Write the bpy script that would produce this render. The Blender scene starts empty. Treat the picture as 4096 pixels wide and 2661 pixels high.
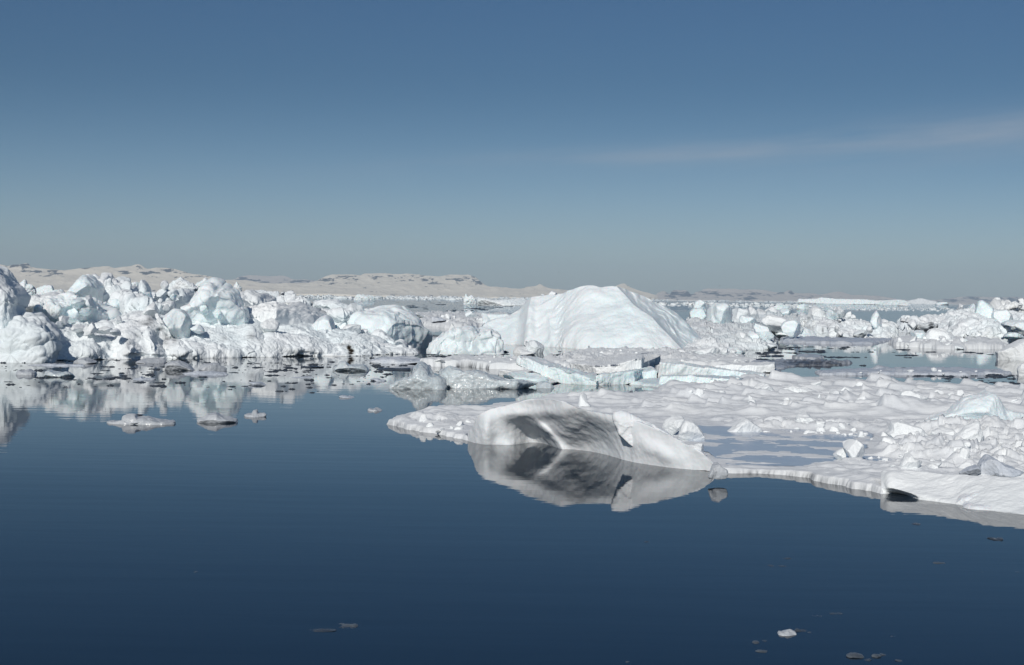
EXPOSURE = 0.0
SUN_LEFT, SUN_UP, SUN_E = 18, 32, 3.05
SKY_S, AIR, DUST, OZONE = .06, 1.0, .6, 1.5
TINT_LOW, TINT_HIGH = (.87, 1.05, 1.42), (.285, .47, .665)
HAZE, HAZE_C, HAZE_G = 3.3e-5, (.68, .85, 1.0), -.15
RIPPLE = 1.7
import bpy, bmesh, math
import numpy as np
np.seterr(over='ignore')

C = bpy.context.scene.collection
R = math.radians
F, CX, CY, H = 1422.2, 512.0, 332.5, 6.0          # focal length in pixels, picture centre, eye height above the sea
ROLL = math.atan(0.0138)
TH = math.atan(34.8 * math.cos(ROLL) / F)
cr, sr, ct, st_ = math.cos(ROLL), math.sin(ROLL), math.cos(TH), math.sin(TH)

def ray(x, y):
    x = np.asarray(x, float); y = np.asarray(y, float)
    a = x - CX; b = CY - y
    h = a * cr - b * sr; v = a * sr + b * cr
    return h, F * ct + v * st_, v * ct - F * st_
def at(x, y, Y):                                  # the point of the place at depth Y seen at a photo position
    h, f, z = ray(x, y)
    s = np.asarray(Y, float) / f
    return np.stack(np.broadcast_arrays(h * s, np.asarray(Y, float) + 0 * s, H + z * s), -1)
def G(x, y, z0=0.0):                              # depth at which the sea is seen there
    h, f, z = ray(x, y)
    return f * (z0 - H) / z
def gp(x, y, z0=0.0):
    return at(x, y, G(x, y, z0))
def px(P):                                        # back to the photo position (for stains)
    X, Y, Z = P[:, 0], P[:, 1], P[:, 2] - H
    f = Y * ct - Z * st_; v = Y * st_ + Z * ct
    h = X / f * F; v = v / f * F
    return CX + h * cr + v * sr, CY - (-h * sr + v * cr)

# zoomed views of the photograph -> 1024 px frame
def zm(x0, y0, s):
    return lambda *p: [(x0 + a / s, y0 + b / s) for a, b in p]
z1 = zm(0, 250, 8.137); z2 = zm(225, 250, 7.933); z3 = zm(450, 250, 7.323); z4 = zm(725, 275, 7.96)
z5 = zm(375, 350, 6.347); z6 = zm(675, 362.5, 6.82); z7 = zm(0, 350, 5.95); z8 = zm(600, 500, 5.613); z9 = zm(0, 500, 4.76)
zA = zm(0, 270, 16.27); zB = zm(475, 280, 15.867); zC = zm(800, 412.5, 10.625); zD = zm(462.5, 392.5, 11.9)
zE = zm(175, 280, 15.867); zF = zm(125, 270, 16.27); zG = zm(662.5, 287.5, 17.31); zH = zm(787.5, 287.5, 17.31)
zI = zm(900, 287.5, 19.19); zJ = zm(500, 345, 13.6); zK = zm(375, 287.5, 15.867); zL = zm(350, 340, 11.9)
zM = zm(0, 355, 10.578); zN = zm(200, 355, 11.9); zO = zm(737.5, 587.5, 13.6)

# ---------------------------------------------------------------- noise
_g = np.random.default_rng(11).normal(size=(256, 3)); _g /= np.linalg.norm(_g, axis=1)[:, None]; _g = _g.astype(np.float32)
_g2 = np.stack([np.cos(np.arange(256) * 2.399), np.sin(np.arange(256) * 2.399)], -1).astype(np.float32)
_A, _B, _D = np.uint32(374761393), np.uint32(668265263), np.uint32(2246822519)
def _mix(h):
    h = (h ^ (h >> np.uint32(13))) * np.uint32(1274126177)
    return h ^ (h >> np.uint32(16))
def perlin(p, s=0):
    sd_ = np.uint32((int(s) * 974634777) & 0xffffffff)
    flat = not np.any(p[:, 2])
    k = 2 if flat else 3
    fl_ = np.floor(p[:, :k]); f = (p[:, :k] - fl_).astype(np.float32); i = fl_.astype(np.int64).astype(np.uint32)
    u = f * f * f * (f * (f * 6 - 15) + 10)
    hx = i[:, 0] * _A + sd_; hy = i[:, 1] * _B
    l = lambda a, b, t: a + (b - a) * t
    if flat:
        r = []
        for dx in (0, 1):
            for dy in (0, 1):
                g = _g2[_mix((hx + _A * np.uint32(dx)) ^ (hy + _B * np.uint32(dy))) & np.uint32(255)]
                r.append(g[:, 0] * (f[:, 0] - dx) + g[:, 1] * (f[:, 1] - dy))
        return 1.5 * l(l(r[0], r[2], u[:, 0]), l(r[1], r[3], u[:, 0]), u[:, 1]).astype(float)
    hz_ = i[:, 2] * _D; r = []
    for dx in (0, 1):
        for dy in (0, 1):
            hxy = (hx + _A * np.uint32(dx)) ^ (hy + _B * np.uint32(dy))
            for dz in (0, 1):
                g = _g[_mix(hxy ^ (hz_ + _D * np.uint32(dz))) & np.uint32(255)]
                r.append(g[:, 0] * (f[:, 0] - dx) + g[:, 1] * (f[:, 1] - dy) + g[:, 2] * (f[:, 2] - dz))
    x = [l(r[q], r[q + 4], u[:, 0]) for q in range(4)]
    return 1.6 * l(l(x[0], x[2], u[:, 1]), l(x[1], x[3], u[:, 1]), u[:, 2]).astype(float)
def fbm(p, o=4, s=0, gain=.5):
    t = 0; a = 1.0; q = p.copy(); sh = np.array([11.3, 11.3, 11.3 if np.any(p[:, 2]) else 0])
    for k in range(o):
        t = t + a * perlin(q, s + k * 17); a *= gain; q = q * 2.03 + sh
    return t
def ridged(p, o=3, s=0):
    t = 0; a = 1.0; q = p.copy()
    for k in range(o):
        t = t + a * (1 - 2 * np.abs(perlin(q, s + k * 17))); a *= .5; q = q * 2.1 + np.array([7.7, 7.7, 7.7 if np.any(p[:, 2]) else 0])
    return t
def billow(p, o=3, s=0):
    t = 0; a = 1.0; q = p.copy()
    for k in range(o):
        t = t + a * (2 * np.abs(perlin(q, s + k * 17)) - .5); a *= .5; q = q * 2.1 + np.array([7.7, 7.7, 7.7 if np.any(p[:, 2]) else 0])
    return t
def worley(p, s=0, chunk=60000):                  # distance to the nearest of scattered points
    out = np.empty(len(p)); sd_ = np.uint32((int(s) * 974634777) & 0xffffffff); zr = (-1, 0, 1) if np.any(p[:, 2]) else (0,)
    for c0 in range(0, len(p), chunk):
        q = p[c0:c0 + chunk]; fl_ = np.floor(q); f = (q - fl_).astype(np.float32); i = fl_.astype(np.int64).astype(np.uint32); best = np.full(len(q), 9.0, np.float32)
        hx, hy, hz_ = i[:, 0] * _A + sd_, i[:, 1] * _B, i[:, 2] * _D
        for dx in (-1, 0, 1):
            for dy in (-1, 0, 1):
                hxy = (hx + np.uint32(int(_A) * dx & 0xffffffff)) ^ (hy + np.uint32(int(_B) * dy & 0xffffffff))
                for dz in zr:
                    h = _mix(hxy ^ (hz_ + np.uint32(int(_D) * dz & 0xffffffff)))
                    d = ((dx + (h & np.uint32(255)).astype(np.float32) / 255 - f[:, 0]) ** 2 + (dy + ((h >> np.uint32(8)) & np.uint32(255)).astype(np.float32) / 255 - f[:, 1]) ** 2)
                    if len(zr) > 1: d = d + (dz + ((h >> np.uint32(16)) & np.uint32(255)).astype(np.float32) / 255 - f[:, 2]) ** 2
                    best = np.minimum(best, d)
        out[c0:c0 + chunk] = np.sqrt(best)
    return out
def lumps(p, s=0):                                # rounded rubble: domes with creases between
    return 0.6 - worley(p, s) ** 1.6
def shard(p, s=0, chunk=60000):                   # broken angular blocks: tilted flats with cracks between
    out = np.empty(len(p)); sd_ = np.uint32((int(s) * 974634777) & 0xffffffff); zr = (-1, 0, 1) if np.any(p[:, 2]) else (0,); m8 = np.uint32(255)
    for c0 in range(0, len(p), chunk):
        q = p[c0:c0 + chunk]; fl_ = np.floor(q); f = (q - fl_).astype(np.float32); i = fl_.astype(np.int64).astype(np.uint32)
        b1 = np.full(len(q), 9.0, np.float32); b2 = b1.copy(); bh = np.zeros(len(q), np.uint32); bd = np.zeros((len(q), 3), np.float32)
        hx, hy, hz_ = i[:, 0] * _A + sd_, i[:, 1] * _B, i[:, 2] * _D
        for dx in (-1, 0, 1):
            for dy in (-1, 0, 1):
                hxy = (hx + np.uint32(int(_A) * dx & 0xffffffff)) ^ (hy + np.uint32(int(_B) * dy & 0xffffffff))
                for dz in zr:
                    h = _mix(hxy ^ (hz_ + np.uint32(int(_D) * dz & 0xffffffff)))
                    e = np.stack([dx + (h & m8).astype(np.float32) / 255 - f[:, 0], dy + ((h >> np.uint32(8)) & m8).astype(np.float32) / 255 - f[:, 1],
                                  (dz + ((h >> np.uint32(16)) & m8).astype(np.float32) / 255 - f[:, 2]) if len(zr) > 1 else 0 * f[:, 0]], -1)
                    d = (e * e).sum(1); lt = d < b1
                    b2 = np.where(lt, b1, np.minimum(b2, d)); bh = np.where(lt, h, bh); bd[lt] = e[lt]; b1 = np.where(lt, d, b1)
        g = _g[_mix(bh) & m8]; r = (bh >> np.uint32(24)).astype(np.float32) / 255
        gap = np.sqrt(b2) - np.sqrt(b1)
        out[c0:c0 + chunk] = (r - .35 + .95 * (g * bd).sum(1)) * np.minimum(1, .25 + gap / .16)
    return out
def noise(P, spec, seed):
    t = 0
    for k, (kind, amp, size, *o) in enumerate(spec):
        sz = np.asarray(size, float)
        q = P / sz + seed * 3.17
        fn = {'f': fbm, 'r': ridged, 'b': billow, 'l': lambda q, s=0: lumps(q, s), 's': lambda q, s=0: shard(q, s)}[kind]
        t = t + amp * (fn(q, s=seed * 13 + k) if kind in 'ls' else fn(q, *(o or [4]), s=seed * 13 + k))
    return t

# ---------------------------------------------------------------- meshes
def sample(pts, u):                               # smooth curve through points, by x
    pts = sorted(pts); x = np.array([p[0] for p in pts], float); y = np.array([p[1] for p in pts], float)
    if len(x) < 3: return np.interp(u, x, y)
    d = np.diff(y) / np.maximum(np.diff(x), 1e-6)
    m = np.empty(len(x)); m[0], m[-1] = d[0], d[-1]
    m[1:-1] = np.where(d[:-1] * d[1:] > 0, 2 * d[:-1] * d[1:] / (d[:-1] + d[1:] + 1e-12), 0) * .6 + .4 * (d[:-1] + d[1:]) / 2
    k = np.clip(np.searchsorted(x, u) - 1, 0, len(x) - 2)
    h = x[k + 1] - x[k]; t = np.clip((u - x[k]) / np.maximum(h, 1e-6), 0, 1)
    return ((2 * t**3 - 3 * t**2 + 1) * y[k] + (t**3 - 2 * t**2 + t) * h * m[k]
            + (-2 * t**3 + 3 * t**2) * y[k + 1] + (t**3 - t**2) * h * m[k + 1])
def closed(pts, n, sharp=0.0):                    # closed smooth curve
    P = np.array(pts, float); k = len(P)
    L = np.linalg.norm(np.roll(P, -1, 0) - P, axis=1); S = np.concatenate([[0], np.cumsum(L)])
    s = np.linspace(0, S[-1], n, endpoint=False); i = np.clip(np.searchsorted(S, s, 'right') - 1, 0, k - 1)
    t = ((s - S[i]) / np.maximum(L[i], 1e-9))[:, None]
    p0, p1, p2, p3 = P[i - 1], P[i], P[(i + 1) % k], P[(i + 2) % k]
    c = .5 * (2 * p1 + (p2 - p0) * t + (2 * p0 - 5 * p1 + 4 * p2 - p3) * t**2 + (3 * p1 - p0 - 3 * p2 + p3) * t**3)
    return c * (1 - sharp) + (p1 + (p2 - p1) * t) * sharp
def smoothstep(a, b, x):
    t = np.clip((x - a) / (b - a), 0, 1); return t * t * (3 - 2 * t)
def vnormals(P, q):
    n = np.zeros_like(P)
    fn = np.cross(P[q[:, 2]] - P[q[:, 0]], P[q[:, 3]] - P[q[:, 1]])
    for k in range(4):
        for c in range(3): n[:, c] += np.bincount(q[:, k], fn[:, c], len(P))
    return n / np.maximum(np.linalg.norm(n, axis=1), 1e-12)[:, None]
def gridfaces(nv, nu, wrap=False):
    a = np.arange(nv * nu).reshape(nv, nu)
    if wrap: a = np.concatenate([a, a[:, :1]], 1)
    return np.stack([a[:-1, :-1], a[:-1, 1:], a[1:, 1:], a[1:, :-1]], -1).reshape(-1, 4)
def raw_mesh(name, P, q, mat, stain=None):
    me = bpy.data.meshes.new(name)
    q = np.asarray(q, np.int32); k = q.shape[1]
    me.vertices.add(len(P)); me.vertices.foreach_set('co', np.asarray(P, np.float32).ravel())
    me.loops.add(q.size); me.loops.foreach_set('vertex_index', q.ravel())
    me.polygons.add(len(q)); me.polygons.foreach_set('loop_start', np.arange(len(q), dtype=np.int32) * k)
    me.polygons.foreach_set('use_smooth', np.ones(len(q), bool))
    if stain is not None:
        at_ = me.attributes.new('stain', 'FLOAT', 'POINT'); at_.data.foreach_set('value', np.asarray(stain, np.float32))
    me.materials.append(mat); me.update(calc_edges=True); me.validate()
    return me
def link(name, me, loc=(0, 0, 0), label=None, cat=None, group=None, kind=None, parent=None):
    o = bpy.data.objects.new(name, me); C.objects.link(o); o.location = loc
    if label: o['label'] = label
    if cat: o['category'] = cat
    if group: o['group'] = group
    if kind: o['kind'] = kind
    if parent is not None: o.parent = parent; o.location = np.asarray(loc, float) - np.asarray(parent.location)
    return o
def mesh_obj(name, P, q, mat, stain=None, **kw):
    lo, hi = P.min(0), P.max(0)
    loc = np.array([(lo[0] + hi[0]) / 2, (lo[1] + hi[1]) / 2, max(lo[2], 0.0)])
    return link(name, raw_mesh(name, P - loc, q, mat, stain), loc, **kw)
def stains(P, st):
    if not st: return None
    x, y = px(P); s = np.zeros(len(P))
    for (cx, cy), rx, ry, a in st:
        s = np.maximum(s, a * np.exp(-(((x - cx) / rx) ** 2 + ((y - cy) / ry) ** 2)))
    n = fbm(P / np.array([1.0, .8, .14]), 4, 5)
    return np.clip(s * (1.05 + .8 * n), 0, 1)

def berg(name, label, water, crest, slope, mat, seed=1, bumps=(), spec=(), back=8.0, dens=2.2, slope_p=1.0, undercut=.5, rise=None,
         cat='iceberg', st=None, endp=.5, shift=0.0, foot=None, Y0=None, nv=None, zb=.6, kind=None):
    """an ice body whose seaward side runs from its waterline to its crest; bumps push the face away (+) or out (-)"""
    x0 = max(water[0][0], min(p[0] for p in crest)); x0 = min(p[0] for p in water); x1 = max(p[0] for p in water)
    w = x1 - x0; nu = int(w * dens) + 8
    u = np.linspace(x0, x1, nu); f = (u - x0) / w
    yw = sample(water, u); yc = np.minimum(sample(crest, u), yw - .15)
    hh = (yw - yc).max(); n = nv or int(hh * dens) + 8
    Yw = (G(u, yw) if Y0 is None else np.full(nu, float(Y0))) + shift
    t = np.linspace(0, 1, n)[:, None]
    X = np.broadcast_to(u, (n, nu)); Yp = yw + (yc - yw) * t
    rel = ((yw - yc) / hh)[None, :] ** .7
    D = Yw[None, :] + slope * t ** slope_p * rel
    for (bx, by), rx, ry, ang, d, *pw in bumps:
        ca, sa = math.cos(R(ang)), math.sin(R(ang)); dx, dy = X - bx, Yp - by
        rr = ((dx * ca + dy * sa) / rx) ** 2 + ((-dx * sa + dy * ca) / ry) ** 2
        D = D + d * np.exp(-rr ** (pw[0] if pw else 1.0)) * (1 if foot is None or d < 0 else foot + (1 - foot) * smoothstep(0, .35, t))
    P = at(X, Yp, D)
    e = np.clip(np.sin(np.pi * np.clip(f, .002, .998)), 0, 1) ** endp
    top = P[-1]; zt = top[:, 2]
    rows = [P]
    nb = max(8, int(n * .6)); ts = np.linspace(0, 1, nb + 1)[1:]
    zl = np.minimum(zt - .05, -.3)
    for tb in ts:
        r = top.copy(); r[:, 1] += back * e * tb
        r[:, 2] = zt * (1 - tb ** (1 / zb)) + np.minimum(-.8, zt - .1) * tb ** (1 / zb)
        r[:, 0] += (r[:, 1] - top[:, 1]) * top[:, 0] / top[:, 1]
        rows.append(r[None])
    low = []
    for k in (3, 2, 1):
        r = P[0].copy(); r[:, 2] -= .25 * k; r[:, 1] += undercut * k / 3; low.append(r[None])
    P = np.concatenate(low + rows, 0); nn = P.shape[0]
    P = P.reshape(-1, 3); q = gridfaces(nn, nu)
    if spec:
        N = vnormals(P, q)
        if N[(nn // 2) * nu + nu // 2, 1] > 0 and False: N = -N
        d = noise(P, spec, seed)
        fade = np.ones((nn, nu)); fade *= np.clip(np.minimum(f, 1 - f) * w / 3, .15, 1)[None]
        P = P + N * (d * fade.ravel())[:, None]
    return mesh_obj(name, P, q, mat, stains(P, st), label=label, cat=cat, kind=kind)

def rock(name, label, out, Y, T, mat, seed=1, wy=None, amp=1.0, e=.62, facets=9, cat='ice boulder', st=None, spec=None, parent=None,
         sharp=.42, group=None, dens=2.7, cut=.64, tilt=.3):
    """a solid block with the outline it has in the photo, T metres deep to either side of depth Y"""
    out = np.array(out, float); w, h = np.ptp(out[:, 0]), np.ptp(out[:, 1])
    c = (out.min(0) + out.max(0)) / 2 * .5 + out.mean(0) * .5
    if wy is not None:
        Y = float(G(c[0], wy)) + .8 * T
        out[:, 1] = np.where(out[:, 1] > wy - .16 * h, wy + .45 * h, out[:, 1])
        c[1] = (out[:, 1].min() + out[:, 1].max()) / 2; h = np.ptp(out[:, 1])
    elif T >= 2.4 and cat not in ('ice pillar',) and wy is None:
        b0, b1 = out[:, 1].min(), out[:, 1].max(); out[:, 1] += np.where(out[:, 1] > b0 + .70 * h, .55 * h, 0)
    m = int(np.clip((w + h) * dens, 40, 420)); n = int(np.clip(max(w, h) * dens * .8, 22, 240))
    b = closed(out, m, sharp)
    ph = np.linspace(-math.pi / 2, math.pi / 2, n + 2)[1:-1]
    s = np.cos(ph) ** e; dd = np.sign(np.sin(ph)) * np.abs(np.sin(ph)) ** e
    XY = c + (b[None] - c) * s[:, None, None]
    XY = np.concatenate([np.broadcast_to(c, (1, m, 2)), XY, np.broadcast_to(c, (1, m, 2))], 0)
    dd = np.concatenate([[-1], dd, [1]])
    base = at(XY[..., 0], XY[..., 1], Y)
    P = base + 0.0
    off = (dd * T)[:, None] + tilt * (base[..., 2] - base[..., 2].mean())
    P[..., 1] += off
    P[..., 0] += off * base[..., 0] / Y * .5
    nn = P.shape[0]; P = P.reshape(-1, 3); q = gridfaces(nn, m, True)
    ctr = at(c[0], c[1], Y); sx = np.array([max(np.ptp(P[:, 0]), .01) / 2, T, max(np.ptp(P[:, 2]), .01) / 2])
    rg = np.random.default_rng(seed * 7 + 3)
    Q = (P - ctr) / sx
    for k in range(facets):
        nr = rg.normal(size=3); nr[1] = -abs(nr[1]) * 1.2 - .25; nr /= np.linalg.norm(nr)
        if rg.random() < .15: nr[1] *= -1
        d = rg.uniform(cut - .12, cut + .16)
        ex = np.maximum(Q @ nr - d, 0)
        Q = Q - nr * (ex * .92)[:, None]
    P = Q * sx + ctr
    size = float(np.cbrt(sx[0] * sx[1] * sx[2]))
    N = vnormals(P, q)
    sp = spec if spec is not None else [('f', .085 * size, size * 1.1, 3), ('s', .04 * size, size * .8), ('f', .02 * size, size * .3, 3), ('f', .008 * size, size * .1, 2)]
    P = P + N * (amp * noise(P, sp, seed))[:, None]
    return mesh_obj(name, P, q, mat, stains(P, st), label=label, cat=cat, group=group, parent=parent) if parent is None else \
        mesh_obj(name, P, q, mat, stains(P, st), label=label, group=group, parent=parent)

def slab(name, label, bot, top, backd, mat, Yl, Yr, seed=1, amp=1.0, topback=None, cat='ice slab', thick_back=None, n=None, zt=None):
    """a broken sheet of floe ice: bottom edge and top edge of its seaward side, then its flat top going back"""
    x0 = min(p[0] for p in top); x1 = max(p[0] for p in top)
    nu = int((x1 - x0) * 3) + 10; f = np.linspace(0, 1, nu)
    def row(pts, Y):
        xs = [p[0] for p in pts]; a, b = min(xs), max(xs); u = a + (b - a) * f
        return at(u, np.interp(u, *zip(*sorted(pts))), Y)
    Yf = Yl + (Yr - Yl) * f if n is None else np.interp(x0 + (x1 - x0) * f, *zip(*n))
    B, T_ = row(bot, Yf), row(top, Yf)
    if topback is not None:
        K = row(topback[0], np.interp(f, [0, .5, 1], topback[1]))
    else:
        K = T_ + np.array(backd)
    th = np.maximum(T_[:, 2] - B[:, 2], .1)
    KB = K - np.stack([0 * th, 0 * th, th], -1)
    rows = []
    def seg(a, b, m): rows.extend([a + (b - a) * t for t in np.linspace(0, 1, m, endpoint=False)])
    nh = max(6, int(np.ptp([p[1] for p in bot] + [p[1] for p in top]) * 1.0)); nh = min(nh, 30)
    seg(B, T_, nh); seg(T_, K, 24); seg(K, KB, 6); seg(KB, B, 6); rows.append(B)
    P = np.stack(rows, 0); nn = len(rows)
    cl, crr = P[:, :1].mean(0, keepdims=True), P[:, -1:].mean(0, keepdims=True)
    ends = lambda E, c: [c + (E - c) * k for k in (0.02, .35, .7, .93)]
    P = np.concatenate(ends(P[:, :1], cl) + [P] + ends(P[:, -1:], crr)[::-1], 1)
    nu2 = P.shape[1]; P = P.reshape(-1, 3); q = gridfaces(nn, nu2)
    N = vnormals(P, q); s = float(th.mean())
    P = P + N * (amp * noise(P, [('f', .16 * s, s * 1.6, 3), ('s', .10 * s, s * .9), ('s', .04 * s, s * .35), ('f', .03 * s, (s * .25, s * .25, s * 1.2), 3)], seed))[:, None]
    return mesh_obj(name, P, q, mat, label=label, cat=cat)

def sdist(X, Y, poly):                            # signed distance to a polygon on the ground, inside positive
    A = np.array(poly, float); B = np.roll(A, -1, 0); d = np.full(X.shape, 1e9); ins = np.zeros(X.shape, bool)
    for (ax, ay), (bx, by) in zip(A, B):
        ex, ey = bx - ax, by - ay
        t = np.clip(((X - ax) * ex + (Y - ay) * ey) / (ex * ex + ey * ey + 1e-12), 0, 1)
        d = np.minimum(d, (X - ax - t * ex) ** 2 + (Y - ay - t * ey) ** 2)
        c = (ay > Y) != (by > Y)
        ins ^= c & (X < (bx - ax) * (Y - ay) / (by - ay + 1e-12) + ax)
    return np.sqrt(d) * np.where(ins, 1, -1)
def floe(name, label, poly, hgt, mat, seed=1, edge=.5, wob=.6, drift=.1, rub=0.0, mounds=(), extra=None, res=(1.6, 3.0), cat='ice floe', rubsize=1.0,
         kind=None, group=None, st=None):
    g = gp(*np.array(poly).T)[:, :2]
    def hf(X, Y):
        q = np.stack([X, Y, 0 * X], -1).reshape(-1, 3)
        d = sdist(X.ravel(), Y.ravel(), g); on = d > -1.6 * wob - .3
        z = np.full(len(q), -.45)
        if on.any(): z[on] = hf_(q[on], d[on])
        return z.reshape(X.shape)
    def hf_(q, d):
        d = d + wob * fbm(q / (wob * 4 + .3), 4, seed) + wob * .12 * fbm(q / (wob * .7 + .1), 3, seed + 5) + wob * .35 * shard(q / (wob * 2.2 + .1), seed + 7)
        k = smoothstep(-.05, edge, d); inn = smoothstep(0, 3 * edge + .3, d)
        z = -.45 + (.45 + hgt * (1 + .35 * fbm(q / 6, 3, seed + 2))) * k
        if drift:
            rot = np.stack([q[:, 0] * .96 + q[:, 1] * .28, q[:, 1] * .96 - q[:, 0] * .28, 0 * q[:, 0]], -1)
            z = z + inn * drift * (ridged(rot / np.array([5.5, 1.7, 1]), 4, seed + 3) * .8 + .9 * fbm(q / np.array([1.6, .9, 1]), 3, seed + 9))
        if rub: z = z + inn * rub * (.6 * lumps(q / rubsize, seed + 4) + .5 * shard(q / rubsize / .8, seed + 14)) * (.5 + smoothstep(-.2, .5, fbm(q / 9, 2, seed + 6)))
        for mx, my, mh, rx, ry, *p in mounds:
            c = gp(mx, my)
            e = ((q[:, 0] - c[0]) / rx) ** 2 + ((q[:, 1] - c[1]) / ry) ** 2
            z = z + inn * mh * np.exp(-e ** (p[0] if p else 1.0)) * (1 + .3 * fbm(q / (ry * .7), 3, seed + 8))
        if extra: z = extra(q, z, inn)
        return z
    m = 1.2 * wob + .4
    Y0, Y1 = g[:, 1].min() - m, g[:, 1].max() + m
    A0, A1 = (g[:, 0] / g[:, 1]).min() - m / Y0, (g[:, 0] / g[:, 1]).max() + m / Y0
    na = int((A1 - A0) * F * res[0]) + 6; ny = int((H * F / Y0 - H * F / Y1) * res[1]) + 10
    a = np.linspace(A0, A1, na); Yr = 1 / np.linspace(1 / Y0, 1 / Y1, ny)
    XX = a[None, :] * Yr[:, None]; YY = np.broadcast_to(Yr[:, None], XX.shape)
    Z = hf(XX, YY)
    P = np.stack([XX, YY, Z], -1).reshape(-1, 3); q = gridfaces(ny, na)
    keep = (Z.ravel()[q] > -.42).any(1); q = q[keep]
    used = np.unique(q); mp = np.full(len(P), -1); mp[used] = np.arange(len(used))
    P = P[used]
    o = mesh_obj(name, P, mp[q], mat, stains(P, st), label=label, cat=cat, kind=kind, group=group)
    return o, hf

# ---------------------------------------------------------------- materials
def nd(nt, t, **kw):
    n = nt.nodes.new(t)
    for k, v in kw.items():
        if hasattr(n, k) and k not in n.inputs: setattr(n, k, v)
        else: n.inputs[k.replace('_', ' ')].default_value = v
    return n
def mixc(nt, f, a, b):
    m = nt.nodes.new('ShaderNodeMix'); m.data_type = 'RGBA'
    for s, v in ((m.inputs[0], f), (m.inputs[6], a), (m.inputs[7], b)):
        if hasattr(v, 'is_output'): nt.links.new(v, s)
        else: s.default_value = v if not isinstance(v, tuple) else (*v, 1)
    return m.outputs[2]
def ramp(nt, src, lo, hi):
    m = nt.nodes.new('ShaderNodeMapRange'); m.inputs[1].default_value = lo; m.inputs[2].default_value = hi
    nt.links.new(src, m.inputs[0]); return m.outputs[0]
def ice(name, base, tint, amount=.5, rough=.55, sss=.0, radius=(.3, .6, .8), scale=3.0, bump=.5, bscale=1.6, bdist=.12, spec=.4, tscale=.22,
        dirt=(.075, .082, .095), coat=0.0, streak=None, grime=None):
    m = bpy.data.materials.new(name); m.use_nodes = True; nt = m.node_tree; b = nt.nodes['Principled BSDF']; L = nt.links
    tc = nt.nodes.new('ShaderNodeTexCoord'); oc = tc.outputs['Object']
    def nz(sc, det=5, rg=.55, vec=oc, st=None):
        n = nd(nt, 'ShaderNodeTexNoise', Scale=sc, Detail=det, Roughness=rg)
        if st:
            mp = nt.nodes.new('ShaderNodeMapping'); mp.inputs['Scale'].default_value = st; L.new(vec, mp.inputs['Vector']); vec = mp.outputs[0]
        L.new(vec, n.inputs['Vector']); return n.outputs['Fac']
    f = ramp(nt, nz(tscale, 4, .6), .38, .72)
    mul = nt.nodes.new('ShaderNodeMath'); mul.operation = 'MULTIPLY'; mul.inputs[1].default_value = amount; L.new(f, mul.inputs[0])
    col = mixc(nt, mul.outputs[0], base, tint)
    if grime:                                     # thin old dust in patches
        g = ramp(nt, nz(grime[1], 6, .7, st=(1, 1, .6)), .5, .85)
        gm = nt.nodes.new('ShaderNodeMath'); gm.operation = 'MULTIPLY'; gm.inputs[1].default_value = grime[0]; L.new(g, gm.inputs[0])
        col = mixc(nt, gm.outputs[0], col, grime[2])
    a = nt.nodes.new('ShaderNodeAttribute'); a.attribute_name = 'stain'
    col = mixc(nt, a.outputs['Fac'], col, dirt)
    L.new(col, b.inputs['Base Color'])
    b.inputs['Roughness'].default_value = rough; b.inputs['IOR'].default_value = 1.31; b.inputs['Specular IOR Level'].default_value = spec
    if sss:
        b.inputs['Subsurface Weight'].default_value = sss; b.inputs['Subsurface Radius'].default_value = radius; b.inputs['Subsurface Scale'].default_value = scale
    if coat: b.inputs['Coat Weight'].default_value = coat; b.inputs['Coat Roughness'].default_value = .12
    h = nz(bscale, 8, .62, st=streak)
    bp = nd(nt, 'ShaderNodeBump', Strength=bump, Distance=bdist); L.new(h, bp.inputs['Height'])
    h2 = nz(bscale * 5, 4, .6)
    bp2 = nd(nt, 'ShaderNodeBump', Strength=bump * .7, Distance=bdist * .25); L.new(h2, bp2.inputs['Height']); L.new(bp.outputs[0], bp2.inputs['Normal'])
    L.new(bp2.outputs[0], b.inputs['Normal'])
    return m
M = {}
M['snow'] = ice('packed_snow', (.86, .878, .878), (.76, .82, .84), .35, rough=.65, bump=.3, bscale=2.2, bdist=.06, spec=.2, tscale=.12)
M['berg'] = ice('berg_ice', (.85, .895, .905), (.68, .87, .91), .42, rough=.5, sss=.2, radius=(.25, .6, .75), scale=.8, bump=.15, spec=.2, bscale=1.4, bdist=.05, tscale=.1)
M['cyan'] = ice('blue_ice', (.81, .88, .89), (.62, .83, .87), .5, rough=.4, sss=.35, radius=(.2, .6, .8), scale=.8, bump=.2, spec=.35, bdist=.05, tscale=.15)
M['rough'] = ice('rough_snow_ice', (.845, .87, .88), (.70, .83, .86), .5, rough=.65, bump=.6, bscale=2.0, bdist=.14, spec=.2, tscale=.12,
                 grime=(.25, .5, (.50, .52, .55)))
M['mud'] = ice('mud_stained_ice', (.845, .87, .88), (.70, .83, .86), .4, rough=.65, bump=.6, bscale=2.0, bdist=.14, spec=.2, dirt=(.022, .016, .010))
M['floe'] = ice('floe_snow', (.825, .842, .845), (.64, .67, .71), .55, rough=.6, bump=.5, bscale=2.4, bdist=.06, spec=.3, tscale=.3, streak=(.5, 1.6, 1))
M['wet'] = ice('wet_snow_ice', (.66, .69, .73), (.42, .48, .56), .8, rough=.35, bump=.6, bscale=2.5, bdist=.08, spec=.5, tscale=.5, grime=(.6, 1.2, (.16, .19, .22)))
M['grey'] = ice('glassy_grey_ice', (.62, .67, .69), (.44, .51, .54), .7, rough=.2, sss=.2, radius=(.3, .5, .6), scale=.4, bump=.7, bscale=3.5, bdist=.06,
                spec=.6, coat=.25, tscale=.6)
M['pale'] = ice('pale_melting_ice', (.56, .58, .60), (.36, .40, .44), .7, rough=.35, bump=.6, bscale=5, bdist=.05, spec=.5, coat=.2, tscale=.8)
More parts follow.
